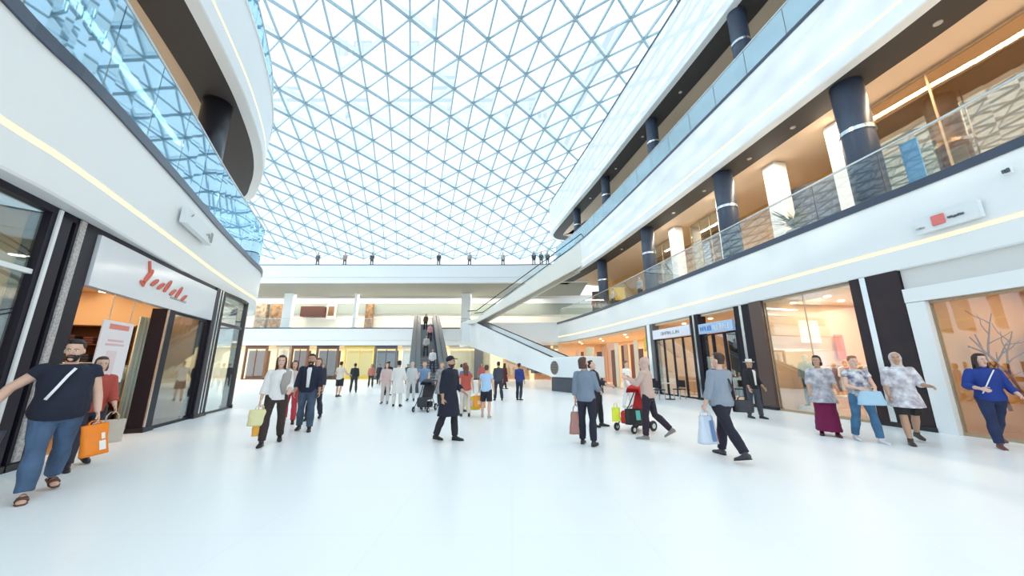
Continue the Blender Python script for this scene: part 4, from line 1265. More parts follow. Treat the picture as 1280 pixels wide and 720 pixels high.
p = person(3.62, 6.32, 200, 'broad person in grey blue shirt with dark crossbody strap seen from behind', H=1.76, build=1.16, belly=.02, skin='fair', L=(-26, 3, 8), Rr=(20, 4, 10), aL=(6, 12, 14), aR=(14, 10, 70), lean=3, head=(10, -6),
           hair=('short', (0.05, 0.025, 0.018)), top=('jumper', (0.26, 0.30, 0.36)), bottom=('trousers', (0.016, 0.015, 0.03)), shoe=(0.05, 0.05, 0.06), vox=.010)
strap(p, [(-.02, -.165, 1.30), (.06, -.06, 1.475), (.04, .05, 1.465), (-.03, .165, 1.30), (-.10, .175, 1.12), (-.19, .12, .98)], mat('black webbing', (0.012, 0.012, 0.016), .5), .045, 'crossbody_strap', .014)
g = p['gripL']
carrier_bag(g, .36, .44, .18, 10, (0.62, 0.68, 0.78), 'white and pale blue plastic bag carried by the crossbody strap person', handle=.10, mark=[(.55, .1, .78, .85, (.14, .26, .50)), (.9, .1, .98, .85, (.8, .12, .25))], topw=.65)
carrier_bag((3.95, 6.25, 1.00), .30, .20, .12, -20, (0.02, 0.02, 0.025), 'black shoulder bag at the hip of the crossbody strap person', handle=.06)
p = person(7.25, 10.9, 10, 'person in black with white shirt front and pale brimmed hat at the dark pillar', H=1.70, skin='olive', L=(6, 3, 4), Rr=(-4, 3, 8), aL=(6, 10, 30), aR=(6, 10, 20), hair=('hat', BLK), top=('jacket', (0.02, 0.018, 0.024)), lapel=(0.8, 0.8, 0.78), bottom=('trousers', (0.06, 0.065, 0.08)), vox=.012)

p = person(7.06, 8.25, -35, 'person in long magenta plum skirt with dark ponytail facing the shop window', H=1.74, build=1.02, skin='olive', L=(4, 3, 3), Rr=(-2, 3, 3), aL=(20, 8, 50), aR=(12, 10, 40), head=(-20, 0), hair=('bob', BLK),
           top=('tunic', (0.62, 0.60, 0.62)), topvar=(0.30, 0.30, 0.36), bottom=('skirt', (0.16, 0.004, 0.055)), shoe=(.1, .02, .04), vox=.011)
p = person(7.30, 7.62, -18, 'person in patterned white top and blue jeans holding a sky blue bag', H=1.72, build=1.04, skin='fair', L=(10, 4, 4), Rr=(-8, 3, 10), aL=(16, 12, 62), aR=(16, 12, 62), inward=(30, 30), hair=('bun', (0.30, 0.13, 0.07)),
           top=('tee', (0.72, 0.70, 0.72)), topvar=(0.10, 0.12, 0.20), bottom=('jeans', (0.045, 0.12, 0.22)), shoe=(0.75, 0.72, 0.74), vox=.010)
gc = (p['gripL'] + p['gripR']) / 2
carrier_bag((gc.x, gc.y, gc.z + .02), .46, .27, .15, -18, (0.36, 0.56, 0.72), 'sky blue handbag held in front of the patterned top', handle=.03, topw=.72)
p = person(8.02, 7.42, -30, 'person in knee length white tunic with grey flowers, headscarf and bare legs', H=1.80, build=1.06, hips=1.05, skin='olive', L=(-24, 6, 6), Rr=(14, 2, 3), aL=(14, 16, 70), aR=(6, 12, 24), lean=2, head=(-12, -4),
           hair=('scarf', (0.62, 0.54, 0.52)), top=('tunic', (0.80, 0.80, 0.84)), topvar=(0.42, 0.38, 0.42), bottom=('shorts', (0.02, 0.02, 0.02)), shoe=(0.05, 0.04, 0.035), vox=.010)
p = person(9.28, 7.05, -30, 'person in royal blue jacket and dark jeans striding past the ochre window', H=1.76, build=1.08, skin='fair', L=(-26, 3, 10), Rr=(14, 3, 4), aL=(10, 14, 40), aR=(10, 22, 70), inward=(0, 30), head=(15, 0),
           hair=('long', (0.035, 0.018, 0.02)), top=('jacket', (0.015, 0.045, 0.26)), bottom=('jeans', (0.014, 0.024, 0.070)), shoe=(0.16, 0.06, 0.06), vox=.010)
strap(p, [(.10, -.10, 1.44), (.02, -.16, 1.34), (-.08, -.175, 1.15), (-.15, -.16, 1.0)], mat('white webbing and streak', (0.85, 0.86, 0.88), .5), .02, 'shoulder_strap', .012)

# ---- pushchairs
def pushchair(x, y, rz, fabric, label):
    e = empty('pushchair', (0, 0, 0), label, 'pushchair')
    fm = mat('pushchair frame', (0.05, 0.05, 0.06), .35, .6)
    fr = MB()
    for s in (-1, 1):
        fr.tube([(s * .24, .42, 1.0), (s * .24, .10, .55), (s * .24, -.36, .10)], .013, 8)
        fr.tube([(s * .24, .32, .10), (s * .24, .02, .48)], .012, 8)
    fr.tube([(-.24, .42, 1.0), (0, .45, 1.02), (.24, .42, 1.0)], .015, 8)
    fr.tube([(-.24, .32, .10), (.24, .32, .10)], .01, 8)
    fr.build('frame', fm, e, smooth=True)
    st = MB()
    st.box((0, -.06, .42), (.40, .34, .07))
    st.box((0, .16, .66), (.40, .07, .50), M=Matrix.Translation((0, .16, .42)) @ Matrix.Rotation(R(-22), 4, 'X') @ Matrix.Translation((0, -.16, -.42)))
    st.box((0, -.26, .30), (.36, .05, .26))
    st.build('seat', fabric, e, bevel=.02)
    hd = MB()
    hd.ell((0, .12, .86), (.24, .27, .22), u=18, v=12)
    for v in [v for v in hd.bm.verts if v.co.z < .84 or (v.co.y < -.02 and v.co.z < .92)]:
        hd.bm.verts.remove(v)
    h = hd.build('hood', fabric, e, smooth=True)
    so = h.modifiers.new('s', 'SOLIDIFY')
    so.thickness = .012
    bk = MB()
    bk.box((0, .12, .22), (.36, .32, .18))
    bk.build('basket', mat('black basket', (.015, .015, .02), .8), e, bevel=.03)
    for s in (-1, 1):
        for yy, r_ in ((-.34, .09), (.32, .12)):
            wh = MB()
            bmesh.ops.create_cone(wh.bm, cap_ends=True, segments=20, radius1=r_, radius2=r_, depth=.035, matrix=Matrix.Translation((s * .26, yy, r_)) @ Matrix.Rotation(R(90), 4, 'Y'))
            wo = wh.build('wheel', mat('tyre', (.02, .02, .022), .7), e, bevel=.006)
            hb_ = MB()
            bmesh.ops.create_cone(hb_.bm, cap_ends=True, segments=14, radius1=r_ * .5, radius2=r_ * .5, depth=.045, matrix=Matrix.Translation((s * .26, yy, r_)) @ Matrix.Rotation(R(90), 4, 'Y'))
            h2 = hb_.build('hub', STEEL, e)
            h2.parent = wo
    e.location = (x, y, 0)
    e.rotation_euler = (0, 0, R(rz))
    return e
pushchair(2.95, 8.85, -60, mat('red pushchair fabric', (0.62, 0.03, 0.03), .7), 'red pushchair hung with bags between the steel blue jacket and the pink jumper')
carrier_bag((2.42, 8.55, .66), .20, .30, .10, 10, (0.80, 0.85, 0.05), 'acid yellow carrier bag hooked on the red pushchair', handle=.10)
carrier_bag((2.82, 8.50, .62), .42, .34, .16, 5, (0.02, 0.02, 0.022), 'black shopping bag with teal panel hooked on the red pushchair', handle=.08, mark=[(.55, .3, .8, .9, (.12, .55, .48))])
pushchair(-3.0, 12.6, -10, mat('charcoal pushchair fabric', (0.05, 0.05, 0.06), .8), 'charcoal pushchair near the foot of the dark escalator')
# ---------------------------------------------------------------- escalators
def escalator(a, b, width, side_t, panel_m, label, rise_from=0.0, side_h=0.9, skirt=1.1, glassy=False, steps=True, grille=False, land=1.6, solid_foot=0):
    """a = foot (x, y, z), b = head; flat landings at both ends"""
    a, b = Vector(a), Vector(b)
    e = empty('escalator', a, label, 'escalator')
    d = Vector((b.x - a.x, b.y - a.y, 0))
    Ln = d.length
    d.normalize()
    n = Vector((-d.y, d.x, 0))
    sides = side_h if isinstance(side_h, tuple) else (side_h, side_h)
    skirts = skirt if isinstance(skirt, tuple) else ((.25 if a.z > .1 else 1.1), skirt)
    skirt = skirts[1]
    prof = [(-land, a.z), (0, a.z), (Ln, b.z), (Ln + land, b.z)]
    def P(s, off, z):
        return a * Vector((1, 1, 0)).length * 0 + Vector((a.x, a.y, 0)) + d * s + n * off + Vector((0, 0, z))
    for sg in (-1, 1):
        o0 = sg * (width / 2)
        o1 = sg * (width / 2 + side_t)
        m = MB()
        ring = []
        for s, z in prof:
            sk, side_h = (skirts[0], sides[0]) if s <= 0 else (skirts[1], sides[1])
            lowz = max(0, z - sk) if not solid_foot or s > 0 else solid_foot
            ring.append([m.bm.verts.new(P(s, o, zz)) for o, zz in ((o0, lowz), (o0, z + (side_h if not glassy else .12)), (o1, z + (side_h if not glassy else .12)), (o1, lowz))])
        for r0, r1 in zip(ring, ring[1:]):
            for k in range(4):
                m.bm.faces.new((r0[k], r0[(k + 1) % 4], r1[(k + 1) % 4], r1[k]))
        m.bm.faces.new(ring[0])
        m.bm.faces.new(ring[-1][::-1])
        m.build('side_panel', panel_m, e)
        if glassy:
            g = MB()
            gr = [(P(s, sg * (width / 2 + side_t / 2), z + .12), P(s, sg * (width / 2 + side_t / 2), z + sides[0])) for s, z in prof]
            for (p0, p1), (q0, q1) in zip(gr, gr[1:]):
                g.bm.faces.new([g.bm.verts.new(v) for v in (p0, q0, q1, p1)])
            gg = g.build('glass_side', CLEARG, e)
            so = gg.modifiers.new('s', 'SOLIDIFY')
            so.thickness = .012
        h = MB()
        h.tube([P(s, sg * (width / 2 + side_t * .5), z + (sides[0] if s <= 0 else sides[1]) + .04) for s, z in prof], .045, 8)
        h.build('handrail', mat('black rubber handrail', (0.02, 0.02, 0.025), .45), e, smooth=True)
    st = MB()
    ns = int((b.z - a.z) / .2)
    for k in range(ns):
        t = (k + .5) / ns
        if solid_foot and (b.z - a.z) * (k + 1) / ns < solid_foot + .3:
            continue
        st.box(P(Ln * t, 0, a.z + (b.z - a.z) * (k + 1) / ns - .1), (Ln / ns, width, .2), math.atan2(d.y, d.x))
    st.build('step', mat('ribbed steel step', (.20, .21, .22), .4, .7), e).data.materials
    u = MB()
    ring = [[u.bm.verts.new(P(s, o, zz)) for o, zz in ((-width / 2, max(z - skirt, solid_foot if a.z < .1 else z - .3)), (-width / 2, max(z - .02, solid_foot + .05)), (width / 2, max(z - .02, solid_foot + .05)), (width / 2, max(z - skirt, solid_foot if a.z < .1 else z - .3)))] for s, z in prof]
    for r0, r1 in zip(ring, ring[1:]):
        for k in range(4):
            u.bm.faces.new((r0[k], r0[(k + 1) % 4], r1[(k + 1) % 4], r1[k]))
    u.bm.faces.new(ring[0])
    u.bm.faces.new(ring[-1][::-1])
    u.build('truss', mat('grey truss cladding', (.45, .46, .46), .5), e)
    return e, P, Ln

e1, P1, L1 = escalator((-5.15, 22.6, 0), (-9.4, 38.2, 5.93), 1.25, .72, mat('slate escalator side', (0.055, 0.07, 0.085), .35), 'steep dark sided escalator rising to the low far bridge', side_h=1.0)
e2, P2, L2 = escalator((3.3, 23.0, 0), (-3.8, 36.8, 5.93), 1.1, .28, WHITE, 'white clad escalator descending to the floor with round grille at its foot', side_h=(2.0, .35), skirt=(0.0, 2.35), land=2.7, solid_foot=.85)
# dark base box and round grille at the foot of the white escalator
bx = MB()
bx.box(P2(-1.3, 0, .42), (3.0, 1.6, .84), math.atan2(P2(1, 0, 0).y - P2(0, 0, 0).y, P2(1, 0, 0).x - P2(0, 0, 0).x))
bx.build('foot_housing', mat('slate housing', (0.07, 0.08, 0.10), .4), e2, bevel=.03)
wb = MB()
wb.box(P2(-1.3, 0, 1.46), (3.2, 1.80, 1.22), math.atan2(P2(1, 0, 0).y - P2(0, 0, 0).y, P2(1, 0, 0).x - P2(0, 0, 0).x))
wb.build('foot_cowl', WHITE, e2, bevel=.06)
d_ = (P2(1, 0, 0) - P2(0, 0, 0)).normalized()
gp = P2(-.35, .90, 1.42)
nrm = (P2(0, 1, 0) - P2(0, 0, 0)).normalized()
gm = MB()
Mq = nrm.to_track_quat('Z', 'Y').to_matrix().to_4x4()
gm.cyl(gp, .42, .08, 28, M=Mq)
gr_ = gm.build('round_grille', mat('taupe grille', (.25, .22, .20), .5), e2)
gm = MB()
for k in range(-3, 4):
    hw = math.sqrt(max(.01, .36 ** 2 - (k * .1) ** 2))
    gm.bar(gp + nrm * .05 + d_ * -hw + Vector((0, 0, k * .1)), gp + nrm * .05 + d_ * hw + Vector((0, 0, k * .1)), .03, .03)
gg_ = gm.build('louvre', mat('dark louvre', (.06, .055, .05), .5), gr_)
gg_.parent = gr_
gg_.matrix_parent_inverse = Matrix.Identity(4)
e3, P3, L3 = escalator((-3.3, 35.2, 5.93), (6.6, 31.0, 12.4), 1.1, .25, mat('cream escalator side', (.84, .82, .74), .4), 'cream glass sided escalator climbing from the low far bridge to the high balcony', side_h=1.0, skirt=2.0, glassy=True, land=1.0)
# landing between the low bridge and the escalators
ld = MB()
ld.box((0.3, 38.5, 4.94), (11.0, 4.9, 1.98))
obj_struct('floor_landing', ld, WHITE)
# riders
for t, off, f_, c1, c2, lb in ((.35, .2, 0, (.45, .42, .40), (.05, .05, .06), 'rider in stone grey top on the steps of the dark escalator'), (.62, -.2, 10, (.62, .30, .32), (.05, .04, .06), 'rider in rose pink top higher on the dark escalator'), (.85, .15, 0, (.10, .04, .04), (.04, .03, .04), 'rider in dark maroon near the top of the dark escalator'), (.15, -.2, 5, (.66, .68, .70), (.06, .06, .1), 'rider in pale shirt low on the dark escalator')):
    q = P1(L1 * t, off, 0)
    ns = int(5.93 / .2)
    zz = 5.93 / ns * math.ceil(t * ns)
    person(q.x, q.y, f_, lb, H=1.7, hair=('short', BLK) if off > 0 else ('bob', BRH), top=('jacket', c1), bottom=('trousers', c2), vox=.022, face_parts=False, z=zz)
# people upstairs
up_p = [(-8.1, 36.9, 12.18, (.03, .03, .035), 'black coat'), (-4.7, 36.9, 12.18, (.35, .33, .30), 'taupe coat'), (-1.0, 36.9, 12.18, (.5, .5, .5), 'grey shirt'), (2.4, 36.6, 12.18, (.03, .03, .04), 'ink black jacket'), (3.2, 36.6, 12.18, (.06, .05, .05), 'dark brown jacket'), (3.9, 36.6, 12.18, (.10, .10, .12), 'graphite jacket'),
        (-15.5, 36.9, 12.18, (.05, .05, .05), 'coal black hoodie'), (-18.5, 36.9, 12.18, (.4, .25, .2), 'russet jacket'), (-21.5, 36.9, 12.18, (.05, .04, .05), 'plum black jacket')]
for x_, y_, z_, c1, nm in up_p:
    person(x_, y_, 0, 'tiny person in %s behind the glass of the high far balcony' % nm, H=1.7, hair=('short', BLK), top=('jacket', c1), bottom=('trousers', (.04, .04, .05)), vox=.03, face_parts=False, z=z_)
for x_, y_, c1, nm in ((7.3, 30.6, (.35, .06, .05), 'red jumper'), (7.7, 29.4, (.05, .04, .04), 'black jacket'), (8.1, 27.4, (.6, .5, .45), 'beige coat'), (8.9, 23.6, (.3, .3, .3), 'grey coat')):
    person(x_, y_, -60, 'small person in %s behind the lower gallery handrail' % nm, H=1.7, hair=('short', BLK), top=('jacket', c1), bottom=('trousers', (.04, .04, .05)), vox=.026, face_parts=False, z=5.93)
# ---------------------------------------------------------------- shop contents
def garment_mesh(w_, h_, seed):
    """a shirt on a hanger: shoulders, sleeves, soft hem"""
    bm = bmesh.new()
    rn_ = random.Random(seed)
    out = [(-.06, 0), (-w_ * .5, -.05), (-w_ * .62, -.32), (-w_ * .50, -.34), (-w_ * .40, -.14), (-w_ * .42, -h_), (w_ * .42, -h_), (w_ * .40, -.14), (w_ * .50, -.34), (w_ * .62, -.32), (w_ * .5, -.05), (.06, 0)]
    fr = [bm.verts.new((x_ + rn_.uniform(-.01, .01), -.025 - .012 * (i % 2), z_)) for i, (x_, z_) in enumerate(out)]
    bk = [bm.verts.new((v.co.x, .025, v.co.z)) for v in fr]
    bm.faces.new(fr)
    bm.faces.new(bk[::-1])
    n_ = len(fr)
    for i in range(n_):
        bm.faces.new((fr[i], bk[i], bk[(i + 1) % n_], fr[(i + 1) % n_]))
    return bm
def clothes_rail(p, rz, n, cols, label, ln=1.5, ht=1.5, grp=None):
    e = empty('clothes_rail', (0, 0, 0), label, 'clothes rail', None)
    fr = MB()
    for s in (-1, 1):
        fr.tube([(s * ln / 2, 0, .02), (s * ln / 2, 0, ht)], .015, 8)
        fr.tube([(s * ln / 2, -.22, .02), (s * ln / 2, .22, .02)], .015, 8)
    fr.tube([(-ln / 2, 0, ht), (ln / 2, 0, ht)], .015, 8)
    fr.build('frame', STEEL, e, smooth=True)
    e.location = p
    e.rotation_euler = (0, 0, rz)
    for k in range(n):
        c = cols[k % len(cols)]
        bm = garment_mesh(.42, .75 + .12 * ((k * 37 % 10) / 10), k)
        me = bpy.data.meshes.new('garment')
        bmesh.ops.recalc_face_normals(bm, faces=bm.faces)
        bm.to_mesh(me)
        bm.free()
        me.materials.append(mat('garment %.2f %.2f %.2f' % c, c, .8))
        o = bpy.data.objects.new('garment', me)
        col.objects.link(o)
        x_ = -ln / 2 + .08 + (ln - .16) * (k + .5) / n
        M_ = Matrix.Translation(p) @ Matrix.Rotation(rz, 4, 'Z') @ Matrix.Translation((x_, 0, ht - .015)) @ Matrix.Rotation(R(78), 4, 'Z')
        o.matrix_world = M_
        tag(o, 'garment on the ' + label, 'garment', 'garments on the ' + label)
    return e
DK = [(.10, .03, .03), (.05, .03, .04), (.16, .08, .05), (.03, .03, .05), (.22, .06, .05)]
LTc_ = [(.80, .62, .55), (.72, .30, .25), (.86, .78, .66), (.45, .30, .25), (.80, .55, .35)]
def shelf_unit(p, rz, label, wood, w_=1.2, h_=2.4, d_=.4, goods=None, grp=None):
    e = empty('shelf_unit', p, label, 'shelf')
    e.rotation_euler = (0, 0, rz)
    def pt(mb, nm, m):
        o = mb.build(nm, m)
        o.parent = e
        return o
    for s in (-1, 1):
        pt(MB().box((s * (w_ / 2 - .02), 0, h_ / 2), (.04, d_, h_)), 'side_panel', wood)
    n_ = 5
    for k in range(n_ + 1):
        pt(MB().box((0, 0, .04 + k * (h_ - .08) / n_), (w_ - .08, d_, .03)), 'shelf', wood)
    pt(MB().box((0, d_ / 2 - .01, h_ / 2), (w_ - .08, .015, h_)), 'back_panel', wood)
    if goods:
        rn_ = random.Random(int(p[0] * 10))
        for k in range(n_):
            z0 = .056 + k * (h_ - .08) / n_
            nn = 4
            for q in range(nn):
                c = rn_.choice(goods)
                hh = rn_.uniform(.10, .30)
                b = MB()
                for lay in range(3):
                    b.box((0, 0, hh * (lay + .5) / 3), (.2 + .02 * (lay % 2), .28, hh / 3 - .006))
                o = b.build('folded_clothes', mat('garment %.2f %.2f %.2f' % c, c, .8), bevel=.015)
                M_ = Matrix.Translation(p) @ Matrix.Rotation(rz, 4, 'Z') @ Matrix.Translation((-(w_ - .1) / 2 + (w_ - .1) * (q + .5) / nn, -.02, z0))
                o.matrix_world = M_
                tag(o, 'folded clothes on the ' + label, 'folded clothes', 'folded clothes on the ' + label)
    return e
DWOOD = mat('dark walnut shelf', (0.12, 0.05, 0.025), .8, spec=.15)
def lp(path, y_, off, z_=0.02):
    return path.pos(path.at_y(y_), off, z_)
# left clothes shop
shelf_unit(lp(PLG, 10.45, 2.2), PLG.rot(YL(10.4)) - R(90), 'walnut shelf nearest the doorway in the left clothes shop', DWOOD, 1.6, 2.6, .4, DK)
shelf_unit(lp(PLG, 10.35, 4.0), PLG.rot(YL(10.3)) - R(90), 'walnut shelf deepest inside the left clothes shop', DWOOD, 1.6, 2.6, .4, DK)
clothes_rail(lp(PLG, 8.3, 3.2), PLG.rot(YL(8)) + R(20), 9, DK, 'clothes rail with dark garments behind the hanging poster', 1.5, 1.55)
clothes_rail(lp(PLG, 8.35, 1.5), PLG.rot(YL(8.3)) + R(90), 9, DK, 'clothes rail with maroon garments next to the black door post', 1.5, 1.55)
clothes_rail(lp(PLG, 9.7, 1.1), PLG.rot(YL(10)), 7, [(.70, .74, .72), (.5, .56, .55), (.2, .22, .22)], 'clothes rail with pale garments behind the clear glass window', 1.4, 1.5)
# pale curtain panel behind the clear window
cu = MB()
n_ = 24
row = []
for i in range(n_ + 1):
    t = i / n_
    q = PLG.pos(YL(9.15) + (YL(9.95) - YL(9.15)) * t, .75 + .05 * math.sin(t * 38), 0)
    row.append((q.x, q.y))
for a_, b_ in zip(row, row[1:]):
    cu.bm.faces.new([cu.bm.verts.new(v) for v in ((a_[0], a_[1], .05), (b_[0], b_[1], .05), (b_[0], b_[1], 2.75), (a_[0], a_[1], 2.75))])
cuo = cu.build('curtain', mat('pale green curtain', (.62, .72, .66), .8), smooth=True)
cuo.modifiers.new('s', 'SOLIDIFY').thickness = .01
tag(cuo, 'pale sea green curtain panel behind the clear glass shop window', 'curtain')
dkp = PLG.pos(YL(10.4), 1.2, 1.4)
tag(MB().box(dkp, (.9, .12, 2.78), PLG.rot(YL(10.4))).build('partition_screen', mat('dark green screen', (.05, .075, .07), .4), bevel=.01), 'dark green partition screen beside the sea green curtain', 'partition')
# right boutique
clothes_rail(lp(PR, 12.0, 3.1), PR.rot(Y(12)) + R(90) - R(90), 10, LTc_, 'clothes rail with blush garments in the peach shop by the black pillar', 1.6, 1.5)
clothes_rail(lp(PR, 11.6, 1.9), PR.rot(Y(11.6)) + R(15), 8, LTc_[::-1], 'clothes rail with cream and coral garments near the brown pillar', 1.4, 1.5)
def wall_panel(path, y_, off, z_, w_, h_, m, label, name='wall_panel', cat='wall panel'):
    p_ = path.pos(path.at_y(y_), off, z_)
    return tag(MB().box(p_, (w_, .04, h_), path.rot(path.at_y(y_))).build(name, m, bevel=.005), label, cat)
def side_panel(path, y_, off, z_, w_, h_, m, label, name='wall_panel', cat='wall panel'):
    p_ = path.pos(path.at_y(y_), off, z_)
    return tag(MB().box(p_, (.04, w_, h_), path.rot(path.at_y(y_))).build(name, m, bevel=.005), label, cat)
side_panel(PR, 12.62, 1.7, 2.75, .8, .8, mat('cream light panel', (1, .86, .6), .5, emit=.7), 'glowing cream square panel on the wall of the peach shop', 'light_panel', 'light panel')
side_panel(PR, 12.62, 2.9, 2.2, .35, .9, mat('coral poster', (.75, .18, .10), .5), 'slim coral red poster on the wall of the peach shop', 'poster', 'poster')
tb = empty('display_table', lp(PR, 10.9, 1.0), 'low display table with stacked goods in the peach shop window', 'table')
tp_ = lp(PR, 10.9, 1.0)
MB().box((tp_.x, tp_.y, .60), (.7, 1.1, .05), PR.rot(Y(12))).build('table_top', CREAM, tb, bevel=.01)
for sx in (-.3, .3):
    for sy in (-.48, .48):
        MB().box((tp_.x + sx, tp_.y + sy, .30), (.05, .05, .57)).build('leg', CREAM, tb)
# mannequins
def mannequin(x_, y_, f_, c1, c2, label):
    q = person(x_, y_, f_, label, H=1.75, skin='fair', hair=('none', BLK), top=('jacket', c1), bottom=('trousers', c2), vox=.014, face_parts=False, z=.17)
    b_ = q['body']
    b_.name = 'mannequin'
    b_['category'] = 'mannequin'
    b_.data.materials[0] = mat('mannequin white', (.82, .80, .76), .35)
    pl = MB().cyl((x_, y_, .095), .38, .15, 28).build('display_plinth', WHITE, bevel=.01)
    tag(pl, 'round white plinth under the ' + label, 'plinth')
q = lp(PR, 12.35, 1.0)
mannequin(q.x, q.y, -60, (.42, .48, .44), (.10, .12, .12), 'grey green dressed mannequin in the peach shop window')
# ochre shop: bare branches on the wall, dark bear shaped clothes stand replaced by plain garments
BRC = mat('dark branch', (.24, .08, .035), .7)
def branch(path, y_, off, label, seed, h_=1.7, z0=.55):
    rn_ = random.Random(seed)
    b = MB()
    s_ = path.at_y(y_)
    def grow(p0, ang, ln, r_, dep):
        pts = [p0]
        a_ = ang
        for k in range(4):
            a_ += rn_.uniform(-.25, .25)
            l0, z_0 = pts[-1]
            pts.append((l0 + math.sin(a_) * ln / 4, z_0 + math.cos(a_) * ln / 4))
        b.tube([path.pos(s_ + l_, off + rn_.uniform(-.01, .01), z_) for l_, z_ in pts], [r_ * (1 - .15 * i) for i in range(5)], 7)
        if dep:
            for k in (1, 2, 3):
                grow(pts[k], ang + rn_.choice((-1, 1)) * rn_.uniform(.4, .8), ln * .5, r_ * .6, dep - 1)
    grow((0, z0), .25, h_, .035, 2)
    return tag(b.build('bare_branch', BRC, smooth=True), label, 'branch')
branch(PR, 7.85, .9, 'bare brown branch leaning in the ochre shop window near the white jamb', 3)
branch(PR, 7.45, .8, 'tall thin bare branch further into the ochre shop window', 11, 1.9, .4)
shelf_unit(lp(PR, 7.6, 2.9), PR.rot(Y(7.7)) + R(90), 'walnut shelf inside the ochre shop', DWOOD, 1.3, 2.4, .4, DK)
clothes_rail(lp(PR, 6.4, 2.4), PR.rot(Y(6.4)), 9, [(.20, .10, .04), (.10, .05, .03), (.35, .20, .08)], 'clothes rail with brown garments in the ochre shop', 1.6, 1.6)
clothes_rail(lp(PR, 6.9, 1.4), PR.rot(Y(6.9)), 5, [(.30, .12, .06), (.45, .10, .10)], 'clothes rail with rust garments behind the royal blue person', 1.0, 1.45)
# dark framed shops
clothes_rail(lp(PR, 15.2, 2.2), PR.rot(Y(15)), 8, DK, 'clothes rail with dark garments beneath the pale blue sign', 1.5, 1.5)
clothes_rail(lp(PR, 18.4, 2.2), PR.rot(Y(18)), 8, LTc_, 'clothes rail with light garments beneath the white sign', 1.6, 1.5)
wall_panel(PR, 17.6, 2.9, 1.7, 1.0, 2.6, mat('apricot panel', (.85, .42, .20), .5), 'apricot gradient panel inside the white sign shop')
wall_panel(PR, 15.9, 1.5, 1.8, .9, 3.2, mat('black panel', (.02, .02, .025), .4), 'black panel inside the pale blue sign shop')
# arcade beyond
for y_, c, z_, w_, h_, nm in ((22.0, (.86, .62, .08), 2.9, 1.6, .9, 'mustard square sign panel in the far right arcade'), (24.2, (.30, .10, .07), 1.6, .9, 2.8, 'maroon tall panel in the far right arcade'), (25.6, (.12, .06, .06), 1.6, .7, 2.8, 'dark umber tall panel in the far right arcade'), (27.6, (.85, .5, .35), 1.8, 1.4, 3.0, 'salmon tall panel in the far right arcade'), (29.6, (.10, .05, .06), 1.4, .9, 2.6, 'aubergine tall panel in the far right arcade'), (31.6, (.80, .72, .5), 2.2, 1.2, 2.0, 'straw coloured panel in the far right arcade')):
    wall_panel(PR, y_, .9, z_ if z_ - h_ / 2 > .02 else h_ / 2 + .02, w_, h_, mat('panel ' + nm[:8], c, .5), nm)
for k, (y_, c, h_) in enumerate(((21.3, (.72, .45, .28), 3.0), (22.9, (.16, .06, .05), 2.6), (23.5, (.82, .66, .5), 3.2), (24.9, (.70, .35, .22), 3.0), (26.3, (.84, .74, .58), 3.2), (26.9, (.20, .08, .06), 2.7), (28.4, (.62, .34, .22), 3.0), (30.4, (.84, .70, .52), 3.1), (32.4, (.18, .08, .07), 2.8), (33.4, (.75, .45, .30), 3.0))):
    nm = ('terracotta', 'oxblood', 'sand', 'burnt orange', 'ivory', 'deep brown', 'cinnamon', 'buttercream', 'dark cocoa', 'clay')[k]
    wall_panel(PR, y_, .7, h_ / 2 + .02, .55, h_, mat('stripe ' + nm, c, .5), nm + ' vertical panel in the far right arcade')
sp = empty('shopfront_pillar', (-3.9, 41.6, 0), 'slate grey pillar under the head of the white escalator', 'pillar')
MB().box((-3.9, 41.6, 1.93), (1.0, .5, 3.8)).build('shaft', mat('slate stone', (0.12, 0.13, 0.15), .35), sp, bevel=.02)
MB().box((-3.9, 41.6, .05), (1.1, .6, .1)).build('plinth', DARK, sp, bevel=.01)
# café tables outside the dark framed shops
def cafe_set(x_, y_, lb):
    e = empty('cafe_table', (x_, y_, 0), 'small round cafe table ' + lb, 'table')
    MB().cyl((x_, y_, .73), .32, .03, 28).build('table_top', mat('pale table top', (.7, .68, .62), .4), e, bevel=.005)
    MB().cyl((x_, y_, .37), .03, .70, 14).build('stem', DARK, e)
    MB().cyl((x_, y_, .015), .22, .03, 24).build('base', DARK, e, bevel=.005)
    for k, a_ in enumerate((0.4, 3.5)):
        cx_, cy_ = x_ + .62 * math.cos(a_), y_ + .62 * math.sin(a_)
        c = empty('cafe_chair', (cx_, cy_, 0), 'dark cafe chair %s the round table %s' % ('inside' if k == 0 else 'outside', lb), 'chair')
        c.rotation_euler = (0, 0, a_ - math.pi / 2)
        def cp(mb, nm, m):
            o = mb.build(nm, m, bevel=.006)
            o.parent = c
        cp(MB().box((0, 0, .45), (.40, .40, .04)), 'seat', DARK)
        cp(MB().box((0, .19, .70), (.40, .03, .32)), 'backrest', DARK)
        for sx in (-.17, .17):
            for sy in (-.17, .17):
                cp(MB().box((sx, sy, .215), (.03, .03, .43)), 'leg', STEEL)
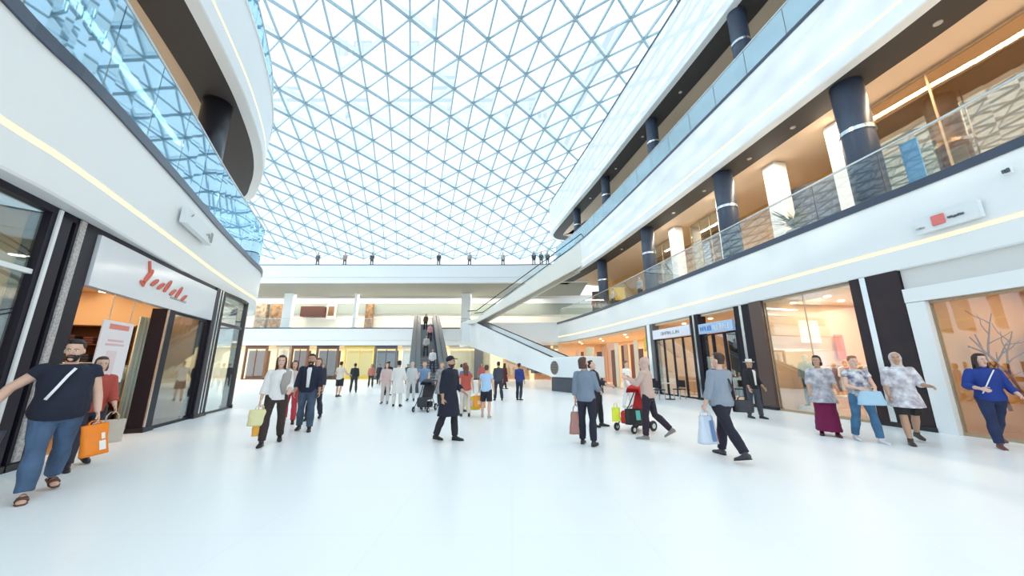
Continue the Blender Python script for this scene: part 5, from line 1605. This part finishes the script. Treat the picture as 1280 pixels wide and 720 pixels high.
cafe_set(7.35, 16.9, 'before the narrow black pillar')
cafe_set(6.9, 19.2, 'before the white sign shop')
# potted palm upstairs and a big blue banner
q = PR.pos(Y(12.2), 1.5, 5.94)
pt_ = empty('potted_plant', q, 'potted plant with brown green leaves behind the gallery handrail', 'plant')
MB().cyl((q.x, q.y, q.z + .3), .26, .6, 24, r2=.34).build('pot', mat('grey pot', (.3, .3, .3), .6), pt_, bevel=.01)
lf = MB()
rn = random.Random(9)
for k in range(60):
    a_ = rn.uniform(0, 6.28)
    l_ = rn.uniform(.5, 1.1)
    b0 = Vector((q.x, q.y, q.z + .6))
    tip = b0 + Vector((math.cos(a_) * l_ * .8, math.sin(a_) * l_ * .8, l_ * rn.uniform(.3, 1.1)))
    mid = (b0 + tip) / 2 + Vector((0, 0, .15))
    sd = Vector((-math.sin(a_), math.cos(a_), 0)) * .05
    lf.bm.faces.new([lf.bm.verts.new(v) for v in (b0, mid - sd, tip, mid + sd)])
lf.build('foliage', mat('olive brown leaf', (.14, .13, .05), .6), pt_)
bn = MB()
q = PR.pos(Y(8.75), 1.8, 7.2)
bn.box(q, (.4, .04, 1.5), PR.rot(Y(8.75)))
bo = tag(bn.build('banner', mat('blue banner cloth', (.12, .34, .60), .6), bevel=.005), 'sky blue banner standing beside the thick slate column', 'banner')
MB().box((q.x, q.y, 6.2), (.5, .3, .55), PR.rot(Y(8.75))).build('banner_stand', STEEL, bo, bevel=.01)
# yellow board in the far gallery
q = PR.pos(Y(30.8), 2.6, 7.1)
tag(MB().box(q, (2.6, .6, 2.3), PR.rot(Y(30.8)) + R(60)).build('display_wall', mat('chestnut display', (.10, .05, .03), .5), bevel=.01), 'chestnut brown display wall at the far end of the lower gallery', 'display wall')
q = PR.pos(Y(28.5), 2.0, 7.5)
yb = MB()
yb.box(q, (1.8, .08, 1.1), PR.rot(Y(28.5)) + R(70))
tag(yb.build('hanging_sign', mat('golden yellow board', (.86, .60, .05), .5), bevel=.01), 'golden yellow board in the far end of the lower gallery', 'sign')
